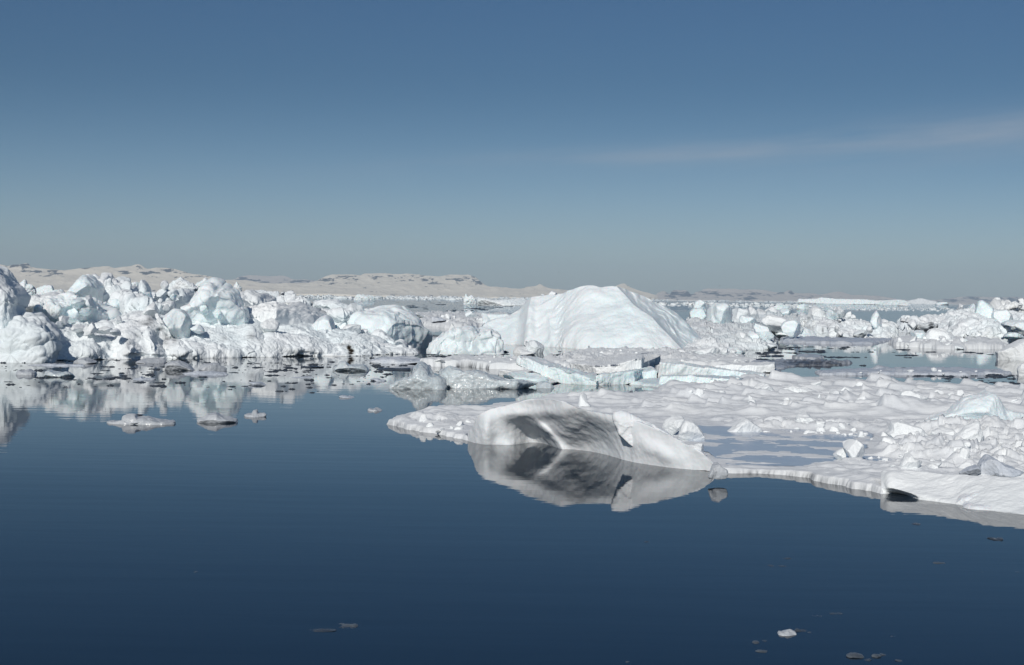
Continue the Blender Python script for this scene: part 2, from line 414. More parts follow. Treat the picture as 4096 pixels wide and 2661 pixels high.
M['dark'] = ice('dark_clear_ice', (.075, .09, .11), (.03, .04, .055), .8, rough=.22, bump=.5, bscale=6, bdist=.04, spec=.5, tscale=1.2)
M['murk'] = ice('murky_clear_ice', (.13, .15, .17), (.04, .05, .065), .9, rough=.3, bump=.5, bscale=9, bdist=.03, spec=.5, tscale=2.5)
M['edge'] = ice('crest_ice', (.84, .855, .87), (.70, .77, .80), .5, rough=.5, sss=.12, radius=(.2, .4, .5), scale=.2, bump=.16, bscale=4, bdist=.025, spec=.3, grime=(.25, 1.0, (.66, .71, .75)),
                tscale=.4)
# ---------------------------------------------------------------- camera, light, sky
cam = bpy.data.cameras.new('camera'); co = bpy.data.objects.new('camera', cam); C.objects.link(co)
cam.sensor_width = 36; cam.lens = F / 1024 * 36; cam.clip_start = .5; cam.clip_end = 90000
from mathutils import Matrix, Vector
co.matrix_world = Matrix.Translation((0, 0, H)) @ Matrix.Rotation(math.pi / 2 - TH, 4, 'X') @ Matrix.Rotation(ROLL, 4, 'Z')
sc = bpy.context.scene; sc.camera = co; sc.cycles.diffuse_bounces = 7; sc.cycles.max_bounces = 12
sc.view_settings.view_transform = 'Standard'; sc.view_settings.look = 'None'; sc.view_settings.gamma = 1; sc.view_settings.exposure = EXPOSURE
sc.view_settings.use_curve_mapping = False
SUN_AZ, SUN_EL = R(SUN_LEFT), R(SUN_UP)           # to the left behind the camera
sd = Vector((-math.sin(SUN_AZ) * math.cos(SUN_EL), -math.cos(SUN_AZ) * math.cos(SUN_EL), math.sin(SUN_EL)))
sl = bpy.data.lights.new('sun', 'SUN'); sl.energy = SUN_E; sl.angle = R(.5); sl.color = (1, .955, .89)
so = bpy.data.objects.new('sun', sl); C.objects.link(so); so.rotation_euler = sd.to_track_quat('Z', 'Y').to_euler()
w = bpy.data.worlds.new('World'); sc.world = w; w.use_nodes = True; nt = w.node_tree; L = nt.links
sky = nt.nodes.new('ShaderNodeTexSky'); sky.sky_type = 'NISHITA'; sky.sun_disc = False; sky.sun_elevation = SUN_EL
sky.sun_rotation = math.pi + SUN_AZ; sky.altitude = 0; sky.air_density = AIR; sky.dust_density = DUST; sky.ozone_density = OZONE
bg = nt.nodes['Background']; bg.inputs[1].default_value = SKY_S
tc = nt.nodes.new('ShaderNodeTexCoord'); sx = nt.nodes.new('ShaderNodeSeparateXYZ'); L.new(tc.outputs['Generated'], sx.inputs[0])
def mth(op, a, b=None, c=None):
    m = nt.nodes.new('ShaderNodeMath'); m.operation = op
    for i, v in enumerate((a, b, c)):
        if v is None: continue
        if hasattr(v, 'is_output'): L.new(v, m.inputs[i])
        else: m.inputs[i].default_value = v
    return m.outputs[0]
el = mth('ARCSINE', sx.outputs[2]); az = mth('ARCTAN2', sx.outputs[0], sx.outputs[1])
cv = nt.nodes.new('ShaderNodeCombineXYZ'); L.new(mth('MULTIPLY', az, 7.0), cv.inputs[0]); L.new(mth('MULTIPLY', mth('SUBTRACT', el, mth('MULTIPLY', az, .07)), 62.0), cv.inputs[1])
cn = nd(nt, 'ShaderNodeTexNoise', Scale=1.0, Detail=7.0, Roughness=.55); L.new(cv.outputs[0], cn.inputs['Vector'])
def band(e0, k, wd, a0, a1, amp, tip=1e9):        # a thin streak of high cirrus
    d = mth('DIVIDE', mth('SUBTRACT', el, mth('MULTIPLY_ADD', az, k, e0)), wd)
    g = mth('EXPONENT', mth('MULTIPLY', mth('MULTIPLY', d, d), -1.0))
    mr = nt.nodes.new('ShaderNodeMapRange'); mr.interpolation_type = 'SMOOTHSTEP'; L.new(az, mr.inputs[0]); mr.inputs[1].default_value = a0; mr.inputs[2].default_value = a1
    return mth('MULTIPLY', mth('MULTIPLY', g, mr.outputs[0]), amp)
cl = mth('ADD', band(.0945, .066, .0075, -.24, .22, .9), band(.083, .075, .014, .0, .36, .5))
cl = mth('ADD', cl, band(.112, .03, .012, .10, .36, .25))
mr = nt.nodes.new('ShaderNodeMapRange'); L.new(cn.outputs['Fac'], mr.inputs[0]); mr.inputs[1].default_value = .3; mr.inputs[2].default_value = .72
cl = mth('MULTIPLY', mth('MULTIPLY', cl, mr.outputs[0]), .45)
tint = nt.nodes.new('ShaderNodeMix'); tint.data_type = 'RGBA'; tint.blend_type = 'MULTIPLY'; tint.inputs[0].default_value = 1
L.new(sky.outputs[0], tint.inputs[6]); er = nt.nodes.new('ShaderNodeMapRange'); er.interpolation_type = 'SMOOTHSTEP'; L.new(el, er.inputs[0]); er.inputs[1].default_value = -.03; er.inputs[2].default_value = .16
L.new(mixc(nt, er.outputs[0], TINT_LOW, TINT_HIGH), tint.inputs[7])
mx = mixc(nt, cl, tint.outputs[2], (6.5, 6.9, 7.7)); L.new(mx, bg.inputs[0])

# ---------------------------------------------------------------- sea and air
wm = bpy.data.materials.new('calm_sea'); wm.use_nodes = True; nt = wm.node_tree; L = nt.links; b = nt.nodes['Principled BSDF']
b.inputs['Base Color'].default_value = (.0014, .0115, .026, 1); b.inputs['Roughness'].default_value = .0; b.inputs['IOR'].default_value = 1.333
tc = nt.nodes.new('ShaderNodeTexCoord')
prev = None
sp_ = nt.nodes.new('ShaderNodeSeparateXYZ'); L.new(tc.outputs['Object'], sp_.inputs[0])
wr = nt.nodes.new('ShaderNodeMapRange'); wr.interpolation_type = 'SMOOTHSTEP'; L.new(sp_.outputs[1], wr.inputs[0])   # the breeze ruffles the open water beyond the ice
wr.inputs[1].default_value = 240; wr.inputs[2].default_value = 440; wr.inputs[3].default_value = 1; wr.inputs[4].default_value = 28
for sxy, sc_, dist, det in (((.16, 1.0, 1), 1.1, .0022, 4), ((.10, .5, 1), .22, .006, 3), ((.3, .8, 1), .035, .02, 2)):
    mp = nt.nodes.new('ShaderNodeMapping'); mp.inputs['Scale'].default_value = sxy; mp.inputs['Rotation'].default_value = (0, 0, R(4)); L.new(tc.outputs['Object'], mp.inputs['Vector'])
    n = nd(nt, 'ShaderNodeTexNoise', Scale=sc_, Detail=det, Roughness=.5); L.new(mp.outputs[0], n.inputs['Vector'])
    bp = nd(nt, 'ShaderNodeBump', Strength=1.0); L.new(n.outputs['Fac'], bp.inputs['Height'])
    dm = nt.nodes.new('ShaderNodeMath'); dm.operation = 'MULTIPLY'; L.new(wr.outputs[0], dm.inputs[0]); dm.inputs[1].default_value = dist * RIPPLE; L.new(dm.outputs[0], bp.inputs['Distance'])
    if prev is not None: L.new(prev.outputs[0], bp.inputs['Normal'])
    prev = bp
L.new(prev.outputs[0], b.inputs['Normal'])
ys = np.concatenate([np.linspace(-300, 300, 13), np.geomspace(400, 27000, 30)]); xs = np.concatenate([-np.geomspace(15000, 100, 16), [0], np.geomspace(100, 15000, 16)])
P = np.stack(np.meshgrid(xs, ys), -1).reshape(-1, 2); P = np.concatenate([P, np.zeros((len(P), 1))], 1)
link('sea', raw_mesh('sea', P, gridfaces(len(ys), len(xs)), wm), kind='structure')
hm = bpy.data.materials.new('sea_haze'); hm.use_nodes = True; nt = hm.node_tree; nt.nodes.remove(nt.nodes['Principled BSDF'])
v = nt.nodes.new('ShaderNodeVolumePrincipled'); v.inputs['Density'].default_value = HAZE; v.inputs['Color'].default_value = (*HAZE_C, 1); v.inputs['Anisotropy'].default_value = HAZE_G
nt.links.new(v.outputs[0], nt.nodes['Material Output'].inputs['Volume'])
bx = np.array([(x, y, z) for z in (-60, 640) for y in (-400, 28000) for x in (-16000, 16000)], float)
link('haze', raw_mesh('haze', bx, [(0, 2, 3, 1), (4, 5, 7, 6), (0, 1, 5, 4), (2, 6, 7, 3), (0, 4, 6, 2), (1, 3, 7, 5)], hm), kind='stuff')

# ---------------------------------------------------------------- mountains
def hz(x): return 297.7 + .0138 * (x - 512)
def mount(rockc, snowc, amount, sz):
    m = bpy.data.materials.new('snowy_rock'); m.use_nodes = True; nt = m.node_tree; L = nt.links; b = nt.nodes['Principled BSDF']; b.inputs['Roughness'].default_value = .8
    tc = nt.nodes.new('ShaderNodeTexCoord')
    def nz(s, st, det=6):
        mp = nt.nodes.new('ShaderNodeMapping'); mp.inputs['Scale'].default_value = st; L.new(tc.outputs['Object'], mp.inputs['Vector'])
        n = nd(nt, 'ShaderNodeTexNoise', Scale=s, Detail=det, Roughness=.65); L.new(mp.outputs[0], n.inputs['Vector']); return n.outputs['Fac']
    a = nt.nodes.new('ShaderNodeAttribute'); a.attribute_name = 'stain'
    band_ = nz(1 / sz, (.5, .2, 3.2)); pat = nz(1 / sz, (1.2, .5, 2.0))
    s = nt.nodes.new('ShaderNodeMath'); s.operation = 'MULTIPLY_ADD'; L.new(band_, s.inputs[0]); s.inputs[1].default_value = .9; L.new(pat, s.inputs[2])
    s2 = nt.nodes.new('ShaderNodeMath'); s2.operation = 'MULTIPLY_ADD'; L.new(a.outputs['Fac'], s2.inputs[0]); s2.inputs[1].default_value = .36; L.new(s.outputs[0], s2.inputs[2])
    f = ramp(nt, s2.outputs[0], amount, amount + .06)
    L.new(mixc(nt, f, snowc, rockc), b.inputs['Base Color'])
    return m
def mountain(water_dy, crest, Y0, slope, mat, seed, spec, st, back, bumps=()):
    xs = [p[0] for p in crest]; wl = [(x, hz(x) + water_dy) for x in np.linspace(min(xs), max(xs), 12)]
    return berg('mountains', None, wl, crest, slope, mat, seed, spec=spec, back=back, Y0=Y0, endp=.3, undercut=0, st=None, cat=None, kind='structure', nv=90, dens=2.4, zb=.8, slope_p=.8)
def mstain(o, st):
    me = o.data; P = np.empty(len(me.vertices) * 3); me.vertices.foreach_get('co', P); P = P.reshape(-1, 3) + np.array(o.location)
    x, y = px(P); s = np.zeros(len(P))
    for (cx, cy), rx, ry, a in st: s = np.maximum(s, min(a, 1.0) * .85 * np.exp(-(((x - cx) / (rx * 1.35)) ** 2 + ((y - cy) / (ry * 1.25)) ** 2)))
    me.attributes.new('stain', 'FLOAT', 'POINT').data.foreach_set('value', s.astype(np.float32))
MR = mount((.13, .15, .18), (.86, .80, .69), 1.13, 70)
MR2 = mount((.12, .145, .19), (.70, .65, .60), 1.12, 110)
sp = [('r', 9, (420, 500, 200), 4), ('f', 10, (900, 900, 300), 4), ('f', 3, (90, 120, 60), 4)]
o = mountain(.5, [(-60, 262)] + z1((0, 118), (60, 128), (110, 122), (150, 124), (220, 118), (250, 148), (370, 162), (480, 172), (640, 158), (800, 142), (880, 138), (920, 152), (1040, 145),
             (1130, 128), (1160, 143), (1190, 163), (1260, 160), (1340, 153), (1400, 158), (1470, 178), (1520, 192), (1620, 210), (1750, 230), (1850, 255), (2000, 285), (2300, 330)),
             13000, 1300, MR, 3, sp, None, 3000)
mstain(o, [(p, rx, ry, a) for p, rx, ry, a in zip(z1((90, 130), (215, 130), (190, 165), (310, 180), (440, 182), (700, 150), (1015, 183), (1180, 185), (1140, 140), (1370, 163), (1240, 185), (1480, 185), (1600, 215), (400, 210)),
       (6, 5, 5, 9, 9, 9, 4, 5, 3, 5, 8, 8, 12, 8), (2, 2.5, 2, 1.8, 1.8, 1.2, 2, 2, 2, 1.6, 1.6, 1.4, 1.2, 1), (1, 1.1, .8, .8, .8, .7, 1, .8, .8, 1.2, .7, .7, .6, .5))])
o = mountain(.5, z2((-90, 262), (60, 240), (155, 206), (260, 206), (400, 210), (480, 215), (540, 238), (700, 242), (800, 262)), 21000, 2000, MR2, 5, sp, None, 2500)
mstain(o, [(p, rx, ry, a) for p, rx, ry, a in zip(z2((130, 235), (200, 245), (300, 258), (600, 250)), (8, 8, 8, 14), (3.2, 2.5, 1.5, 1.6), (1.6, 1.4, .9, .8))])
o = mountain(.5, z2((-150, 262), (0, 250), (130, 245), (350, 275), (600, 272), (700, 262), (725, 248), (850, 205), (1000, 198), (1080, 202), (1110, 188), (1180, 186), (1290, 190), (1500, 200), (1600, 213), (1700, 218), (1790, 205),
             (1930, 204), (1980, 225), (2030, 262), (2100, 295), (2200, 300), (2380, 303)) + z3((560, 272), (640, 264), (655, 256), (680, 268), (760, 290), (850, 300), (1000, 312), (1150, 310), (1230, 262), (1270, 252), (1330, 283), (1450, 315), (1520, 336)),
             15000, 1300, MR, 8, sp, None, 3000)
mstain(o, [(p, rx, ry, a) for p, rx, ry, a in zip(z2((800, 240), (950, 215), (1040, 240), (1180, 215), (1350, 208), (1500, 215), (1600, 235), (1660, 260), (1850, 235), (1930, 225), (1990, 255), (900, 260), (1450, 240)),
       (9, 14, 8, 6, 14, 12, 8, 6, 8, 9, 6, 10, 8), (2.5, 2, 1.6, 2, 1.2, 1.6, 1.6, 1.4, 3, 2.5, 2, 1.2, 1.2), (.8, .85, .6, .8, .7, .7, .8, .8, .75, .8, .8, .5, .5))])
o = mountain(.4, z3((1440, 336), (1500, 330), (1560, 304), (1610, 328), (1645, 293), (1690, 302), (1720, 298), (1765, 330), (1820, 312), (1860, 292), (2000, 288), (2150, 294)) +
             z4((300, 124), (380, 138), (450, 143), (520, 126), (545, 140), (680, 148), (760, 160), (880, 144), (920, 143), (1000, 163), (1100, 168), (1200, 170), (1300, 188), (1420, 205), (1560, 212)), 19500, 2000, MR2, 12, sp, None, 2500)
mstain(o, [(p, rx, ry, a) for p, rx, ry, a in zip(z3((1650, 320), (1720, 325), (1900, 320), (2050, 325), (2200, 320), (2350, 330)) + z4((100, 160), (220, 180), (450, 140), (530, 135), (700, 175), (1180, 185)),
       (7, 8, 14, 14, 12, 10, 12, 12, 5, 3, 14, 8), (4, 3, 2, 2, 2, 2, 2, 2.5, 1.2, 1.6, 2, 1.5), (1.4, 1.0, .8, .7, .7, .6, .8, .8, .9, 1.2, .5, .6))])
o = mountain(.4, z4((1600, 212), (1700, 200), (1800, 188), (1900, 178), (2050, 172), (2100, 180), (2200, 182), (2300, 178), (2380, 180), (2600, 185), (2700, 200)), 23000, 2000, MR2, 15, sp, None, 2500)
mstain(o, [(p, rx, ry, a) for p, rx, ry, a in zip(z4((1800, 205), (1950, 185), (2150, 205), (2300, 200)), (10, 10, 14, 10), (2, 1.6, 3, 3), (.8, .9, .7, .9))])
# ---------------------------------------------------------------- the long ice ridge beside the dark corner berg
S, B, CY_, RG, W, GR, PA, DK = M['snow'], M['berg'], M['cyan'], M['rough'], M['wet'], M['grey'], M['pale'], M['dark']
KNOB = [('f', .55, 4.0, 3), ('l', .26, (1.5, 1.5, 1.8)), ('s', .22, 1.5), ('l', .13, .75), ('b', .05, .6, 2), ('f', .02, .3, 2)]
RUB = [('f', .5, 4.0, 3), ('l', .2, 1.7), ('s', .7, 1.8), ('s', .28, .8), ('f', .03, .4, 3)]
SMO = [('f', .5, 4.0, 3), ('b', .14, 1.6, 3), ('f', .08, .5, 4)]
FLUT = [('f', .35, 4.0, 3), ('f', .22, (.8, .8, 5.0), 3), ('f', .05, .4, 3)]
# corner berg: a dark body with an overhanging head
cb = rock('iceberg', 'tall iceberg cut by the photo edge, its big head overhanging a shaded dark foot',
     zA((-500, 1620), (-520, 1200), (-420, 900), (-200, 860), (0, 870), (200, 870), (330, 790), (400, 745), (480, 768), (600, 830), (700, 895), (780, 985), (840, 1090), (885, 1190), (960, 1290), (1015, 1390), (1070, 1480), (1100, 1600), (300, 1680)),
     None, 5.5, M['rough'], 3, wy=362, e=.42, facets=0, cat='iceberg', spec=[('f', .8, 5, 3), ('b', .22, 2.0, 3), ('l', .14, 1.6), ('s', .12, 1.4), ('l', .1, .6), ('f', .035, .5, 3)])
rock('overhang', None, zA((-420, 0), (-330, -90), (-150, -80), (0, 20), (40, 60), (110, 165), (180, 245), (270, 290), (330, 370), (365, 430), (360, 560), (335, 620), (345, 690), (330, 765), (300, 860), (200, 910), (-150, 930), (-400, 900), (-460, 400)),
     float(G(10, 362)) + 6.5, 5.0, M['rough'], 5, e=.38, facets=0, spec=[('f', .35, 4, 3), ('b', .15, 1.8, 3), ('l', .14, 1.5), ('s', .10, 1.4), ('f', .03, .5, 3)], parent=cb)
# main ridge
berg('ice_ridge', 'long knobbly white ice ridge with dirty grey streaks rising from the brash',
     [(38, 361.5), (65, 360.6), (100, 359.8), (125, 359.3), (160, 358.6), (200, 358), (250, 357.4), (300, 356.4), (340, 355.6), (375, 355), (418, 353.6)],
     [(38, 332), (48, 329), (65, 327), (86, 326), (110, 322), (128, 319), (140, 315.5), (149, 314), (156, 318), (165, 322), (175, 326), (190, 326), (215, 327), (245, 323), (258, 323), (270, 326), (300, 327), (325, 332), (345, 335), (362, 338), (380, 341), (400, 347), (418, 352)],
     11.0, RG, 21, spec=KNOB, back=42, zb=.3, slope_p=1.9, undercut=1.4, dens=4.0, cat='ice ridge',
     bumps=[((90, 346), 18, 9, 0, -1.0), ((112, 345), 6, 12, 10, 1.6), ((130, 345), 7, 14, 0, -1.6), ((150, 335), 5, 16, -25, -1.8), ((163, 346), 5, 12, -20, 1.8), ((190, 350), 14, 8, 0, -.8),
            ((250, 336), 7, 10, 0, -1.2), ((263, 338), 4, 8, 0, 1.4), ((300, 345), 22, 8, 10, -1.0), ((135, 356.5), 10, 2, 0, .8), ((170, 357), 14, 2, 0, .7), ((320, 355), 16, 2, 0, .3)],
     st=[(zF((330, 860))[0], 7, 3.0, 0.52), (zF((410, 800))[0], 4, 2.5, 0.63), (zF((680, 1130))[0], 4, 6, 0.56), (zF((800, 1130))[0], 3.5, 4, 0.56), (zF((580, 960))[0], 3.5, 2, 0.70), (zF((40, 1180))[0], 2, 7, 0.35),
         (zF((200, 1050))[0], 5, 4, 0.24), (zF((1600, 1120))[0], 4, 3, 0.32), (zF((2050, 1080))[0], 4, 4, 0.35)])
o = berg('dirty_ice_lump', 'low white ice lump with a brown mud stain at the waterline',
     z2((760, 836), (900, 838), (1050, 838), (1170, 832)), z2((760, 790), (800, 755), (900, 745), (960, 715), (1010, 715), (1060, 745), (1120, 770), (1170, 815)),
     4.0, M['mud'], 23, spec=[('f', .3, 2, 3), ('l', .3, 1.0), ('f', .1, .4, 3)], back=5, dens=4.5, undercut=.6, shift=-1.2, cat='ice lump',
     st=[(z2((985, 772))[0], 2.2, 2.6, 1.5), (z2((1000, 805))[0], 2.6, 3.2, 1.5), (z2((940, 750))[0], 4, 1.0, .5)])
LR = [  # name, label, outline, depth, half thickness, material, extra
 ('ice_mound', 'broad blue white ice mound with smaller blocks stuck in its face, behind the corner berg', zA((360, 720), (400, 665), (480, 635), (690, 618), (760, 630), (900, 570), (960, 515), (1080, 485), (1180, 500), (1350, 520), (1500, 478), (1640, 488), (1720, 600), (1860, 705), (1860, 800), (1700, 960), (1400, 1060), (1000, 1040), (700, 930), (560, 800)), 166, 7, B, dict(spec=[('f', .8, 4, 3), ('b', .35, 2, 3), ('l', .25, 1.2), ('f', .035, .5, 3)])),
 ('ice_mound', 'smooth white ice bank between the corner berg and the pointed white cone', zA((330, 660), (400, 530), (470, 490), (560, 468), (620, 405), (690, 438), (800, 418), (900, 418), (1050, 468), (1180, 510), (1200, 640), (800, 720), (450, 740)), 176, 6, S, dict(spec=SMO)),
 ('ice_peak', 'clean white cone shaped ice peak standing over the ridge', zA((1030, 500), (1060, 455), (1120, 368), (1200, 258), (1300, 158), (1385, 98), (1450, 118), (1520, 178), (1580, 222), (1630, 292), (1640, 400), (1600, 540), (1250, 560)), 186, 6, B, dict(e=.95, facets=4, spec=[('f', .45, 4, 3), ('f', .12, (.7, .7, 3), 3), ('f', .05, .4, 3)])),
 ('ice_mound', 'lumpy snow hill sloping down beside the white cone peak', zA((1540, 540), (1590, 380), (1640, 272), (1605, 218), (1720, 200), (1850, 238), (2000, 305), (2120, 330), (2250, 420), (2500, 500), (2400, 640), (1900, 640)), 192, 8, RG, dict(spec=RUB)),
 ('ice_boulder', 'smooth rounded white ice boulder on the lumpy snow hill', zA((1908, 420), (1925, 355), (2015, 318), (2120, 348), (2180, 420), (2195, 475), (2060, 490), (1930, 475)), 181, 1.8, S, {}),
 ('ice_boulder', 'wide flat topped ice boulder below the smooth rounded one', zA((1715, 545), (1820, 488), (1940, 473), (1995, 500), (2020, 580), (2000, 650), (1920, 690), (1830, 660), (1740, 600)), 173, 2.4, B, {}),
 ('ice_pillar', 'mushroom shaped ice pillar with a round head on the blue mound', zA((1375, 455), (1395, 415), (1450, 412), (1475, 445), (1470, 490), (1485, 540), (1500, 600), (1410, 590), (1410, 500), (1380, 482)), 160, .9, RG, dict(facets=2)),
 ('ice_boulder', 'round melting ice boulder beside the mushroom shaped pillar', zA((1165, 500), (1215, 450), (1280, 440), (1350, 488), (1372, 560), (1340, 622), (1255, 635), (1190, 575)), 159.5, 1.8, B, {}),
 ('ice_boulder', 'blue tinted ice block stuck in the mound face under the mushroom pillar', zA((1280, 690), (1315, 620), (1420, 602), (1462, 660), (1440, 735), (1375, 755), (1300, 722)), 158, 1.4, CY_, {}),
 ('ice_block', 'upright rounded ice block with a pointed tip above the dark foot', zA((958, 830), (968, 770), (1030, 738), (1080, 752), (1110, 772), (1092, 830), (1070, 895), (1020, 925), (980, 895)), 154, 1.0, S, {}),
 ('ice_block', 'short squarish ice block next to the dark shaded foot', zA((698, 880), (708, 840), (760, 832), (845, 850), (882, 890), (875, 945), (820, 960), (735, 935)), 152, 1.2, S, {}),
 ('ice_block', 'narrow slanted ice block leaning against the upright rounded one', zA((878, 905), (918, 850), (970, 825), (1005, 900), (1005, 960), (900, 945)), 153, .9, RG, {}),
 ('ice_block', 'long low ice block behind the little white pyramid', zA((1138, 915), (1180, 888), (1260, 886), (1345, 908), (1385, 965), (1330, 1000), (1200, 1010), (1150, 965)), 151, 1.2, S, {}),
 ('ice_block', 'little white pyramid of ice with sharp edges on the ridge', zA((1365, 1055), (1425, 935), (1470, 868), (1502, 852), (1545, 910), (1595, 985), (1540, 1030), (1440, 1065)), 148.5, 1.1, S, dict(sharp=.6, e=.95, facets=4)),
 ('ice_block', 'small pointed ice block left of the white pyramid', zA((1340, 1000), (1390, 930), (1425, 875), (1440, 930), (1410, 1000)), 149.5, .6, S, dict(sharp=.5)),
 ('ice_block', 'wedge of ice standing in the hollow under the flat topped boulder', zA((1838, 645), (1890, 612), (1930, 660), (1950, 720), (1890, 715), (1850, 690)), 163, .9, S, {}),
 ('ice_block', 'small rounded ice block sitting on rubble above the grey cliff', zA((1880, 850), (1890, 770), (1930, 745), (1970, 790), (1975, 860), (1920, 870)), 155, .8, S, {}),
 ('ice_block', 'rounded white lump on the brow of the grey cliff', zA((1790, 1060), (1800, 970), (1880, 955), (1950, 1000), (1950, 1070)), 146, 1.0, RG, {}),
 ('ice_block', 'low drifted ice block above the smooth grey cliff', zA((1560, 1010), (1600, 950), (1720, 915), (1820, 950), (1830, 1020), (1700, 1050)), 149, 1.2, S, {}),
 ('ice_spire', 'tall lumpy ice spire in the middle of the ridge skyline', zF((225, 380), (232, 290), (242, 225), (280, 160), (320, 188), (352, 222), (400, 300), (412, 370), (370, 440), (260, 430)), 180, 2.0, RG, dict(facets=3)),
 ('ice_boulder', 'rounded boulder with a blue underside in front of the lumpy spire', zF((270, 445), (298, 380), (330, 335), (395, 358), (442, 440), (432, 525), (380, 560), (298, 530)), 175, 1.6, CY_, {}),
 ('ice_boulder', 'egg shaped ice boulder balanced on top of a snowy pedestal', zF((582, 245), (598, 190), (650, 170), (692, 190), (708, 240), (692, 300), (640, 325), (592, 292)), 181, 1.2, S, dict(facets=2, e=.9)),
 ('ice_block', 'snowy pedestal carrying the egg shaped boulder', zF((480, 430), (555, 335), (610, 305), (670, 305), (702, 340), (690, 410), (620, 470), (520, 460)), 182, 2, RG, {}),
 ('ice_boulder', 'rough round lump beside the pedestal of the egg shaped boulder', zF((690, 390), (730, 330), (800, 305), (850, 330), (850, 400), (790, 420), (730, 430)), 181, 1.4, RG, {}),
 ('ice_boulder', 'blue white boulder in the dip under the rough round lump', zF((735, 470), (745, 410), (790, 385), (830, 420), (820, 490), (770, 520)), 176, 1.1, CY_, {}),
 ('ice_mound', 'lumpy rubble snow bank between the spire and the giant round peaked berg', zF((420, 500), (470, 410), (560, 390), (700, 440), (830, 400), (900, 375), (1000, 410), (1060, 490), (1110, 590), (1050, 720), (700, 720), (450, 640)), 186, 6, RG, dict(spec=RUB)),
 ('ice_mound', 'snowy rubble slope under the lumpy spire', zF((-120, 640), (-60, 490), (60, 470), (250, 500), (420, 560), (560, 600), (620, 700), (300, 800), (-60, 740)), 172, 5, RG, dict(spec=RUB)),
 ('ice_block', 'sharp pointed triangular ice block standing before the rubble slope', zF((290, 690), (380, 590), (452, 520), (492, 560), (532, 650), (548, 720), (450, 760), (350, 720)), 158, 1.4, S, dict(sharp=.5, facets=4)),
 ('ice_block', 'broad flat ice block leaning behind the small round topped one', zF((595, 630), (648, 545), (720, 506), (785, 516), (802, 560), (785, 625), (690, 640)), 170, 1.6, S, dict(sharp=.4)),
 ('ice_block', 'small round topped ice block above the big smooth boulder', zF((605, 655), (648, 570), (690, 555), (722, 600), (700, 660)), 163, .9, S, {}),
 ('ice_boulder', 'big smooth ice boulder with a grey right flank on the ridge', zF((592, 740), (655, 692), (780, 655), (905, 655), (965, 690), (1012, 750), (1058, 830), (1060, 910), (1035, 1010), (930, 1050), (870, 1010), (740, 930), (640, 860)), 150.5, 2.6, B, dict(facets=7)),
 ('ice_boulder', 'thin slab of ice propped between the dirty streak and the big smooth boulder', zF((480, 720), (520, 705), (580, 780), (630, 870), (600, 890), (540, 830)), 149, .6, S, {}),
 ('iceberg', 'giant round peaked berg with pale blue blocks frozen into its face', zF((950, 720), (1000, 660), (1090, 585), (1150, 478), (1178, 388), (1238, 278), (1310, 228), (1420, 200), (1500, 238), (1560, 286), (1640, 284), (1685, 328), (1760, 376), (1802, 438), (1862, 540), (1892, 600), (1962, 718), (2005, 830), (2012, 930), (1980, 1030), (1700, 1080), (1350, 1080), (1120, 980), (1040, 850)), 160, 5.5, B,
    dict(spec=[('f', .5, 3, 3), ('l', .2, 1.3), ('s', .10, 1.2), ('l', .10, .6), ('f', .03, .5, 3)], cat='iceberg', facets=3)),
 ('ice_boulder', 'squarish pale blue ice block stuck high in the giant round peaked berg', zF((1198, 625), (1220, 560), (1290, 528), (1350, 600), (1362, 700), (1290, 728), (1208, 692)), 155.6, 1.0, CY_, {}),
 ('ice_boulder', 'small round knob stuck near the top of the giant peaked berg', zF((1338, 440), (1360, 402), (1410, 418), (1422, 470), (1380, 484)), 156.6, .7, B, {}),
 ('ice_boulder', 'faint blue block sunk into the lower face of the giant peaked berg', zF((1450, 730), (1490, 660), (1540, 650), (1580, 740), (1560, 810), (1490, 800)), 154.8, .9, CY_, {}),
 ('ice_block', 'rounded snow block at the foot of the giant berg next to the smooth boulder', zF((1060, 960), (1120, 915), (1210, 890), (1260, 940), (1285, 1010), (1180, 1040), (1090, 1010)), 149.5, 1.2, B, {}),
 ('iceberg', 'low smooth flat topped berg behind the giant peaked berg', zE((900, 230), (960, 208), (1080, 200), (1180, 163), (1280, 228), (1390, 248), (1480, 308), (1560, 365), (1580, 460), (1300, 500), (1000, 480)), 196, 9, S, dict(spec=SMO, cat='iceberg')),
 ('iceberg', 'blocky berg with a bright left face and a dark fluted right side', zE((1060, 490), (1200, 436), (1400, 396), (1540, 362), (1620, 376), (1800, 396), (2000, 456), (2130, 526), (2240, 618), (2230, 760), (2150, 880), (1800, 900), (1350, 850), (1220, 720), (1130, 590)), 165, 6, S,
    dict(spec=[('f', .4, 4, 3), ('f', .35, (.9, .9, 5), 3), ('f', .03, .5, 3)], cat='iceberg', facets=0, fold=(1610, 0))),
 ('ice_boulder', 'grey shaded angular boulder resting before the fluted berg', zE((1298, 745), (1400, 668), (1500, 606), (1580, 606), (1642, 690), (1622, 775), (1540, 850), (1415, 900), (1338, 860)), 150.5, 1.8, S, dict(facets=8)),
 ('ice_boulder', 'tall rounded blue white boulder with a straight right edge', z2((640, 745), (650, 650), (700, 588), (750, 543), (800, 522), (842, 545), (862, 600), (872, 690), (860, 750), (780, 770)), 156, 2.6, B, dict(facets=5)),
 ('ice_boulder', 'bluish ice wedge tucked against the tall rounded boulder', z2((855, 600), (910, 618), (922, 680), (895, 745), (850, 740)), 157, 1.2, CY_, {}),
 ('ice_block', 'flat topped six sided ice block beside the big white dome', z2((932, 632), (958, 600), (1030, 588), (1072, 600), (1078, 642), (1050, 662), (980, 674)), 158, 1.2, S, dict(sharp=.7, facets=4)),
 ('ice_block', 'blue ice block under the flat topped six sided one', z2((915, 660), (1000, 672), (1020, 690), (990, 722), (930, 722)), 156.5, 1.2, CY_, dict(sharp=.5)),
